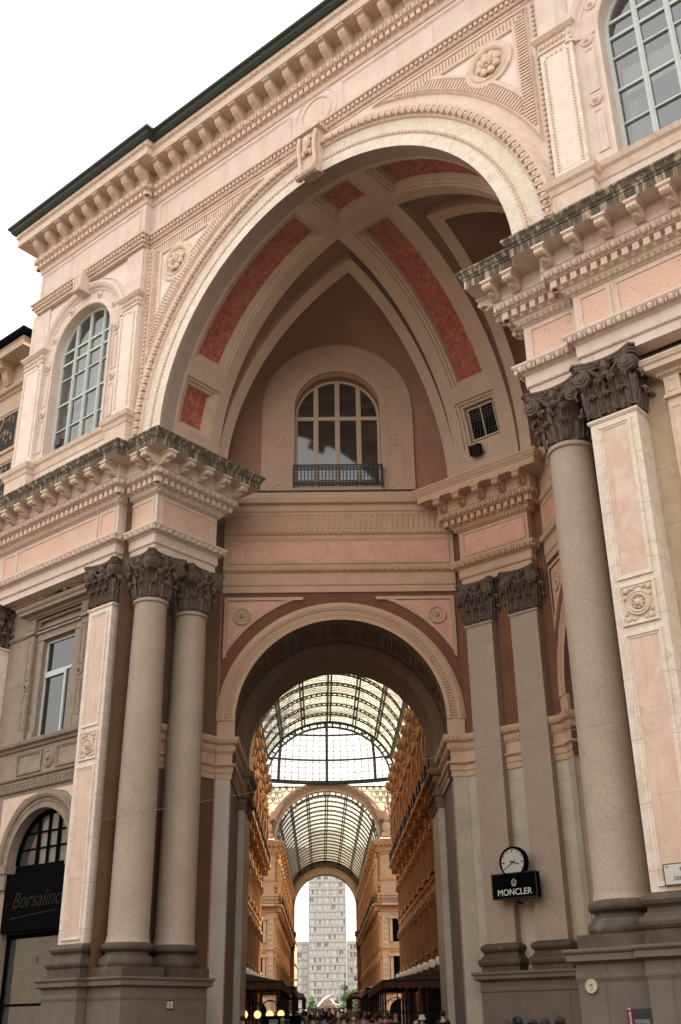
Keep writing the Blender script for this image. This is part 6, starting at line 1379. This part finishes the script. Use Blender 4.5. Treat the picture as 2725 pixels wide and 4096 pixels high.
# ================================================================== LAMPS AND PAVILIONS
def globe_lamp(sx, y, z, first, label, group):
    t = Thing('globe_lamp', label, 'lamp', G, (sx*7.2, y, z), group=group); x = sx*6.15
    c = MB(); c.blob((x, y, z), (.25, .25, .25), 14, 9); t.part('globe', c, 'globe', smooth=True)
    c = MB(); c.tube([(sx*7.4, y, z-.75), (sx*7.0, y, z-.6), (sx*6.5, y, z-.62), (x, y, z-.45), (x, y, z-.24)], .035, 6); c.tube([(sx*7.4, y, z-.3), (sx*7.05, y, z-.25), (sx*6.9, y, z-.45), (sx*7.1, y, z-.6)], .025, 5); c.blob((x, y, z-.27), (.11, .11, .05), 8, 4); t.part('bracket', c, 'iron'); return t
def lamp_row(sx, ys, z, lab, grp):
    base = globe_lamp(sx, ys[0], z, True, lab, grp)
    NM = ['second', 'third', 'fourth', 'fifth', 'sixth', 'seventh', 'eighth', 'ninth']
    base.o['label'] = lab+', nearest of its row'
    for y, nm in zip(ys[1:], NM):
        r = copytree(base.o); r['label'] = lab+', '+nm+' from the front'; p = G.w((sx*7.2, y, z+.0145*(y-ys[0]))); r.location = p
lamp_row(1, [12.0+4.75*k for k in range(9)], 5.12, 'white globe lamp on scrolled bracket, near right wall', 'white globe lamps on the near right wall')
lamp_row(-1, [12.5+4.9*k for k in range(8)], 4.95, 'white globe lamp on scrolled bracket, near left wall', 'white globe lamps on the near left wall')
lamp_row(1, [YF0+4+6.2*k for k in range(9)], 6.35, 'small white globe lamp, far right wall past the crossing', 'white globe lamps on the far right wall')
lamp_row(-1, [YF0+4+6.2*k for k in range(9)], 6.35, 'small white globe lamp, far left wall past the crossing', 'white globe lamps on the far left wall')
def pavilion(sx, y0, y1, hi, label, zt=5.0, ze_=4.15, txt=None):
    dz = max(0, floor_z(57.8+(y0+y1)/2)-.55); zt += dz; ze_ += dz; zb = dz
    t = Thing('cafe_pavilion', label, 'pavilion', G, (sx*5.2, (y0+y1)/2, 0)); ho = 7.2
    X = lambda h: sx*h
    c = MB(); ym0, ym1 = y0+2.4, y1-2.4; r = [(X(hi), y0, ze_), (X(hi), y1, ze_), (X(ho), y1, ze_), (X(ho), y0, ze_), (X(ho), ym0, zt), (X(ho), ym1, zt)]
    c.add(r, [(0, 1, 5, 4), (0, 4, 3), (1, 2, 5)]); r2 = [(a, b, z-.06) for a, b, z in r]; c.add(r2, [(0, 1, 5, 4), (0, 4, 3), (1, 2, 5)]); t.part('canvas_roof', c, 'awning')
    c = MB()
    def val(p, q):
        L_ = math.hypot(q[0]-p[0], q[1]-p[1]); n = max(2, int(L_/.42)); 
        for i in range(n):
            for k in range(4):
                f0, f1 = (i+k/4)/n, (i+(k+1)/4)/n; d0, d1 = sin(pi*k/4), sin(pi*(k+1)/4)
                A = (p[0]+(q[0]-p[0])*f0, p[1]+(q[1]-p[1])*f0); B_ = (p[0]+(q[0]-p[0])*f1, p[1]+(q[1]-p[1])*f1)
                c.quad((*A, ze_-.08), (*B_, ze_-.08), (*B_, ze_-.38-.12*d1), (*A, ze_-.38-.12*d0))
    val((X(hi), y0-.02), (X(ho), y0-.02)); val((X(hi)-sx*.02, y0), (X(hi)-sx*.02, y1)); t.part('valance', c, 'valance')
    c = MB(); a, b = sorted((X(hi-.03), X(ho))); c.box(a, b, y0-.05, y0, ze_-.08, ze_+.05); a, b = sorted((X(hi-.05), X(hi))); c.box(a, b, y0, y1, ze_-.08, ze_+.05)
    xs = [hi+.1+i*(ho-hi-.2)/3 for i in range(4)]
    for h in xs: c.box(X(h)-.06, X(h)+.06, y0+.05, y0+.17, 0, ze_-.1)
    yy = y0
    while yy <= y1: c.box(X(hi+.1)-.06, X(hi+.1)+.06, yy+.05, yy+.17, 0, ze_-.1); yy += 3.0
    for h0, h1 in zip(xs, xs[1:]):
        m_ = (h0+h1)/2; rr = (h1-h0)/2
        for i in range(10):
            a0, a1 = pi*i/10, pi*(i+1)/10; c.tube([(X(m_+rr*cos(a0)), y0+.1, zb+2.5+rr*sin(a0)), (X(m_+rr*cos(a1)), y0+.1, zb+2.5+rr*sin(a1))], .04, 4)
        c.box(min(X(h0), X(h1)), max(X(h0), X(h1)), y0+.08, y0+.14, zb+2.2, zb+2.28); c.box(min(X(h0), X(h1)), max(X(h0), X(h1)), y0+.08, y0+.14, .0, zb+1.0)
    t.part('iron_frame', c, 'iron')
    if txt:
        o = text(txt, .38, 'brass', t, (X(hi+2.3), y0+.9, (ze_+.38)), t.o, rot=(radians(20), 0, 0), shear=.3, ext=.002)
    return t
pavilion(1, 17, 41, 3.0, 'dark canvas roofed cafe pavilion at the right of the near arm, lettered Galleria', txt='Galleria')
pavilion(-1, 14, 33, 3.4, 'dark canvas roofed cafe pavilion at the left of the near arm, lettered CAFFE BISTRO', txt=None)
pavilion(1, 46, 62, 3.0, 'second cafe pavilion on the right with scalloped tan edge'); pavilion(-1, 38, 60, 3.2, 'second cafe pavilion on the left behind the menu board')
pavilion(1, 112, 150, 3.4, 'distant cafe pavilion on the right beyond the crossing'); pavilion(-1, 112, 150, 3.6, 'distant cafe pavilion on the left beyond the crossing')
def post_lamp(x, y, z, label):
    t = Thing('table_lamp', label, 'lamp', WD, (x, y, 0)); c = MB(); c.blob((x, y, z), (.20, .20, .20), 14, 9); t.part('globe', c, 'globelit', smooth=True)
    c = MB(); c.tube([(x, y, 0), (x, y, z-.18)], .035, 6); c.blob((x, y, z-.2), (.09, .09, .05)); c.lathe((x, y, 0), [(.16, 0), (.14, .05), (.04, .1)], 10); t.part('post', c, 'iron')
for x, y, z, l in ((-5.0, 64, 2.25, 'lit orange globe lamp on a post, leftmost of four by the cafe'), (-4.35, 65, 2.25, 'lit orange globe lamp on a post, second from the left by the cafe'), (-3.45, 61, 2.2, 'largest lit orange globe lamp, third from the left by the cafe'), (-3.2, 68, 2.3, 'lit orange globe lamp, rightmost of four by the cafe')): post_lamp(x, y, z, l)
t = Thing('menu_board', 'black menu stand with two small yellow framed menus at left', 'menu board', WD, (-2.7, 58, 0)); c = MB(); c.box(-3.6, -1.75, 58, 58.08, .9, 2.12); c.box(-3.5, -3.42, 57.9, 58.2, 0, .9); c.box(-1.95, -1.87, 57.9, 58.2, 0, .9); t.part('board', c, 'black')
for x in (-3.3, -2.75): c = MB(); frame_rect(c, x, x+.42, 1.45, 1.95, 58, .06, .02); c.box(x+.1, x+.32, 57.985, 58, 1.52, 1.85); t.part('menu', c, 'plaque')
for lab, x, colr in (('yellow flowers in a planter by the cafe lamps', -4.3, (.5, .35, .02)), ('purple flowers in a planter by the cafe lamps', -3.75, (.18, .03, .2)), ('second clump of yellow flowers nearer the menu board', -3.2, (.45, .32, .03))):
    t = Thing('flower_planter', lab, 'flowers', WD, (x, 59, 0)); c = MB(); c.box(x-.25, x+.25, 58.8, 59.2, 0, 1.2); t.part('planter', c, 'black'); c = MB(); k = MB()
    for _ in range(60): p = (x+random.gauss(0, .14), 59+random.gauss(0, .12), 1.55+random.gauss(0, .17)); c.blob(p, (.035, .035, .03), 5, 3)
    for _ in range(90): p = Vector((x+random.gauss(0, .18), 59+random.gauss(0, .14), 1.4+random.gauss(0, .15))); a = Vector((random.gauss(0, 1), random.gauss(0, 1), random.gauss(0, 1)))*.05; k.add([p-a, p+a.orthogonal()*.4, p+a], [(0, 1, 2)])
    t.part('blossom', c, mat('petal_%g' % x, colr)); t.part('leaf', k, 'leafm')
# ================================================================== PEOPLE
def skinbody(verts, edges, radii, sub=1):
    me = bpy.data.meshes.new('tmp'); me.from_pydata(verts, edges, []); o = bpy.data.objects.new('tmp', me); COL.objects.link(o)
    o.modifiers.new('s', 'SKIN'); sl_ = me.skin_vertices[0].data
    for i, r in enumerate(radii): sl_[i].radius = (r, r) if not isinstance(r, tuple) else r
    sl_[0].use_root = True; m_ = o.modifiers.new('u', 'SUBSURF'); m_.levels = sub; m_.render_levels = sub
    bpy.context.view_layer.update(); out = bpy.data.meshes.new_from_object(o.evaluated_get(bpy.context.evaluated_depsgraph_get())); bpy.data.objects.remove(o); return out
def person_meshes(kind):
    step = .12
    V = [(0, 0, .98), (0, 0, 1.15), (0, .01, 1.38), (0, 0, 1.50), (0, -.01, 1.58), (0, -.02, 1.66), (0, 0, 1.755),
         (-.10, 0, .93), (-.11, -step, .52), (-.11, -step*.4, .09), (-.11, -step-.12, .05), (.10, 0, .93), (.11, step, .52), (.11, step*1.6, .09), (.11, step*1.2-.1, .05),
         (-.19, 0, 1.43), (-.24, .02, 1.16), (-.25, -.08, .93), (-.25, -.12, .84), (.19, 0, 1.43), (.24, .02, 1.16), (.25, -.08, .93), (.25, -.12, .84)]
    Ed = [(0, 1), (1, 2), (2, 3), (3, 4), (4, 5), (5, 6), (0, 7), (7, 8), (8, 9), (9, 10), (0, 11), (11, 12), (12, 13), (13, 14), (2, 15), (15, 16), (16, 17), (17, 18), (2, 19), (19, 20), (20, 21), (21, 22)]
    R_ = [(.16, .11), (.14, .10), (.16, .11), .06, .075, .098, .06, .09, .06, .04, .035, .09, .06, .04, .035, .06, .045, .032, .03, .06, .045, .032, .03]
    body = skinbody(V, Ed, R_)
    cl = [0, 1, 2, 3, 7, 8, 11, 12, 15, 16, 19, 20]; mp = {j: i for i, j in enumerate(cl)}
    Vc = [V[j] for j in cl]; Vc[3] = (0, 0, 1.46); Rc = []
    for j in cl: r = R_[j]; Rc.append(tuple(q+.022 for q in r) if isinstance(r, tuple) else r+.022)
    Rc[3] = .075
    top = skinbody([Vc[mp[j]] for j in (1, 2, 3, 15, 16, 19, 20, 0)], [(0, 1), (1, 2), (1, 3), (3, 4), (1, 5), (5, 6), (0, 7)], [Rc[mp[j]] for j in (1, 2, 3, 15, 16, 19, 20, 0)])
    low = skinbody([V[0], V[7], V[8], (V[9][0], V[9][1], .16), V[11], V[12], (V[13][0], V[13][1], .16)], [(0, 1), (1, 2), (2, 3), (0, 4), (4, 5), (5, 6)], [(.175, .12), .105, .078, .062, .105, .078, .062])
    return body, top, low
PB, PT, PLW = person_meshes(0)
def hairmesh(kind):
    c = MB()
    if kind == 'short': c.blob((0, .012, 1.70), (.108, .118, .105), 12, 8)
    elif kind == 'long': c.blob((0, .015, 1.70), (.112, .12, .11), 12, 8); c.tube([(0, .07, 1.72), (0, .1, 1.6), (0, .09, 1.44)], .1, 8, [.1, .1, .05])
    elif kind == 'bun': c.blob((0, .015, 1.70), (.11, .12, .105), 12, 8); c.blob((0, .11, 1.76), (.05, .05, .05), 8, 5)
    elif kind == 'cap': c.lathe((0, 0, 0), [(.118, 1.69), (.12, 1.74), (.10, 1.81), (.04, 1.84)], 14); c.blob((0, -.14, 1.70), (.09, .08, .012), 8, 4)
    elif kind == 'bucket': c.lathe((0, 0, 0), [(.18, 1.665), (.182, 1.675), (.125, 1.735), (.118, 1.80), (.09, 1.845), (.03, 1.85)], 16)
    me = bpy.data.meshes.new('hair'); me.from_pydata(c.v, [], c.f); me.polygons.foreach_set('use_smooth', [True]*len(me.polygons)); return me
HM = {k: hairmesh(k) for k in ('short', 'long', 'bun', 'cap', 'bucket')}
skin_ = [mat('skin_light', (.50, .30, .21), (.46, .27, .19), 4, .6), mat('skin_tan', (.32, .18, .11), (.28, .16, .1), 4, .6)]
cloth = {n: mat('cloth_'+n, c, None, 5, .9) for n, c in dict(black=(.012, .012, .014), white=(.55, .54, .52), navy=(.02, .03, .06), grey=(.16, .16, .17), olive=(.09, .08, .04), blue=(.08, .16, .28), beige=(.38, .29, .20), red=(.30, .05, .04), teal=(.02, .16, .16), orange=(.45, .13, .04), pink=(.42, .18, .18)).items()}
hairm = {n: mat('hair_'+n, c, None, 12, .6) for n, c in dict(black=(.010, .008, .007), brown=(.045, .022, .012), blond=(.26, .17, .08), grey=(.32, .31, .29)).items()}
def vmesh(base, m):
    key = (base.name, m.name)
    if key not in VM: q = base.copy(); q.materials.clear(); q.materials.append(m); VM[key] = q; q.polygons.foreach_set('use_smooth', [True]*len(q.polygons))
    return VM[key]
VM = {}
def person(x, y, h, rz, label, top='black', low='navy', hair='short', hm='black', sk=0, group=None, z=0):
    o = bpy.data.objects.new('person', vmesh(PB, skin_[sk])); COL.objects.link(o); o.location = (x, y, z+floor_z(y)); o.rotation_euler = (0, 0, rz); s_ = h/1.81; o.scale = (s_, s_, s_)
    o['label'] = label; o['category'] = 'person'
    if group: o['group'] = group
    for nm, me, m_ in (('shirt', PT, cloth[top]), ('trousers', PLW, cloth[low]), ('hat' if hair in ('cap', 'bucket') else 'hair', HM[hair], hairm[hm] if hm in hairm else cloth[hm])):
        c = bpy.data.objects.new(nm, vmesh(me, m_)); COL.objects.link(c); c.parent = o
    return o
near = [(3.62, 50, 1.95, pi, 'person in a white bucket hat at the lower right edge of the arcade crowd', 'beige', 'navy', 'bucket', 'white'), (3.15, 47, 1.80, pi, 'grey haired person in front of the one in a white bucket hat', 'white', 'grey', 'short', 'grey'),
 (2.2, 60, 2.0, pi, 'person with short dark hair in a pale grey shirt, back turned', 'grey', 'navy', 'short', 'black'), (1.35, 45, 1.92, pi, 'black haired person in a light blue shirt, back turned, lowest in the crowd', 'blue', 'grey', 'short', 'black'),
 (2.05, 50, 1.82, pi, 'person wearing a pink cap beside the light blue shirt', 'grey', 'black', 'cap', 'pink'), (2.85, 57, 2.0, .3, 'blond long haired person in black, right of the grey shirt', 'black', 'black', 'long', 'blond'), (4.5, 50, 2.16, pi, 'tall dark haired person in black against the right stone jamb', 'black', 'black', 'short', 'black'),
 (.75, 52, 1.9, pi, 'person in a white cap low in the middle of the crowd', 'black', 'navy', 'cap', 'beige'), (-.6, 60, 1.97, pi, 'person with tied black hair in a blue top, centre left of the crowd', 'blue', 'navy', 'bun', 'black'), (-1.62, 60, 2.16, pi, 'tall person with short black hair in an olive shirt left of centre', 'olive', 'black', 'short', 'black'),
 (-1.1, 55, 2.0, pi, 'person with black hair and backpack sized dark coat, left of centre', 'black', 'black', 'short', 'black'), (-.1, 52, 1.92, pi, 'person with long brown hair in a beige top at the centre', 'beige', 'navy', 'long', 'brown'), (-2.2, 52, 1.88, pi, 'person with dark hair low at the left of the crowd', 'navy', 'navy', 'short', 'black'), (-4.2, 53, 2.05, pi, 'dark haired person beside the left marble jamb', 'navy', 'black', 'short', 'brown'), (.35, 56, 2.0, pi, 'person in a teal top with brown hair in mid crowd', 'teal', 'navy', 'short', 'brown')]
for x, y, h, rz, lb, tp, lw, hr, hm in near: person(x, y, h, rz, lb, tp, lw, hr, hm)
rnd = random.Random(11); pos = [(p[0], p[1]) for p in near]
tops = ['black', 'white', 'navy', 'grey', 'olive', 'blue', 'beige', 'red', 'teal', 'orange', 'black', 'black', 'navy', 'beige', 'pink']; hairs = [('short', 'black'), ('short', 'brown'), ('long', 'brown'), ('long', 'black'), ('bun', 'black'), ('short', 'grey'), ('cap', 'white'), ('long', 'blond'), ('cap', 'black'), ('bucket', 'beige'), ('short', 'black'), ('long', 'black')]
n_ = 0; tries = 0; seen_lb = {}; ORD = ['first', 'second', 'third', 'fourth', 'fifth', 'sixth', 'seventh', 'eighth', 'ninth', 'tenth']
while n_ < 235 and tries < 9000:
    tries += 1; y = 54+(rnd.random()**1.6)*190; w_ = 2.9 if y < 125 or y > 160 else 6.5; x = .25-.0132*(y-57.8)+rnd.uniform(-w_, w_)
    if any(abs(x-a) < .55 and abs(y-b) < .55 for a, b in pos): continue
    pos.append((x, y)); n_ += 1; tp = rnd.choice(tops); hr, hm = rnd.choice(hairs); dist = 'near' if y < 95 else 'middle' if y < 140 else 'far'; side = 'left' if x < -.8 else 'right' if x > .8 else 'central'
    hn = {'cap': hm+' cap', 'bucket': hm+' sun hat'}.get(hr, hm+' hair' if hr != 'bun' else 'tied '+hm+' hair')
    lb = 'person with %s and %s top in the %s %s part of the crowd' % (hn, tp, dist, side)
    seen_lb[lb] = seen_lb.get(lb, 0)+1
    if seen_lb[lb] > 1: lb = 'person, %s of those with %s and %s top, %s %s crowd' % (ORD[seen_lb[lb]-1], hn, tp, dist, side)
    person(x, y, rnd.uniform(1.74, 1.98), rnd.choice([pi, pi, 0, .4, 2.8]), lb, tp, rnd.choice(['navy', 'black', 'grey', 'beige']), hr, hm, rnd.choice([0, 0, 1]), group='crowd of people walking through the arcade')
# five people whose heads show in front of the right pedestal
for du, h, lb, hr, hm, sk in ((9.28, 1.70, 'person with short dark hair, leftmost of five heads by the right pedestal', 'short', 'brown', 0), (9.62, 1.775, 'person with round dark curly hair, second of five heads by the right pedestal', 'bun', 'black', 0), (10.05, 1.705, 'person with black hair parted in the middle, third of five heads by the right pedestal', 'long', 'black', 0), (10.38, 1.725, 'person with black hair, fourth of five heads by the right pedestal', 'short', 'black', 1), (10.80, 1.77, 'person with full black hair, rightmost of five heads by the right pedestal', 'short', 'black', 0)):
    kk = .80+.02*((int(du*100)) % 3); p = F.w((25.1+(du-25.1)*kk, 25*kk, 0)); person(p[0], p[1], 1.65+(h+.035-1.65)*kk, 2.4, lb, 'black', 'black', hr, hm, sk)
p = F.w((-13.2, 21.5, 0)); person(p[0], p[1], 1.74, 2.4, 'person with dark hair passing the hat shop window at the far left', 'black', 'navy', 'short', 'black')
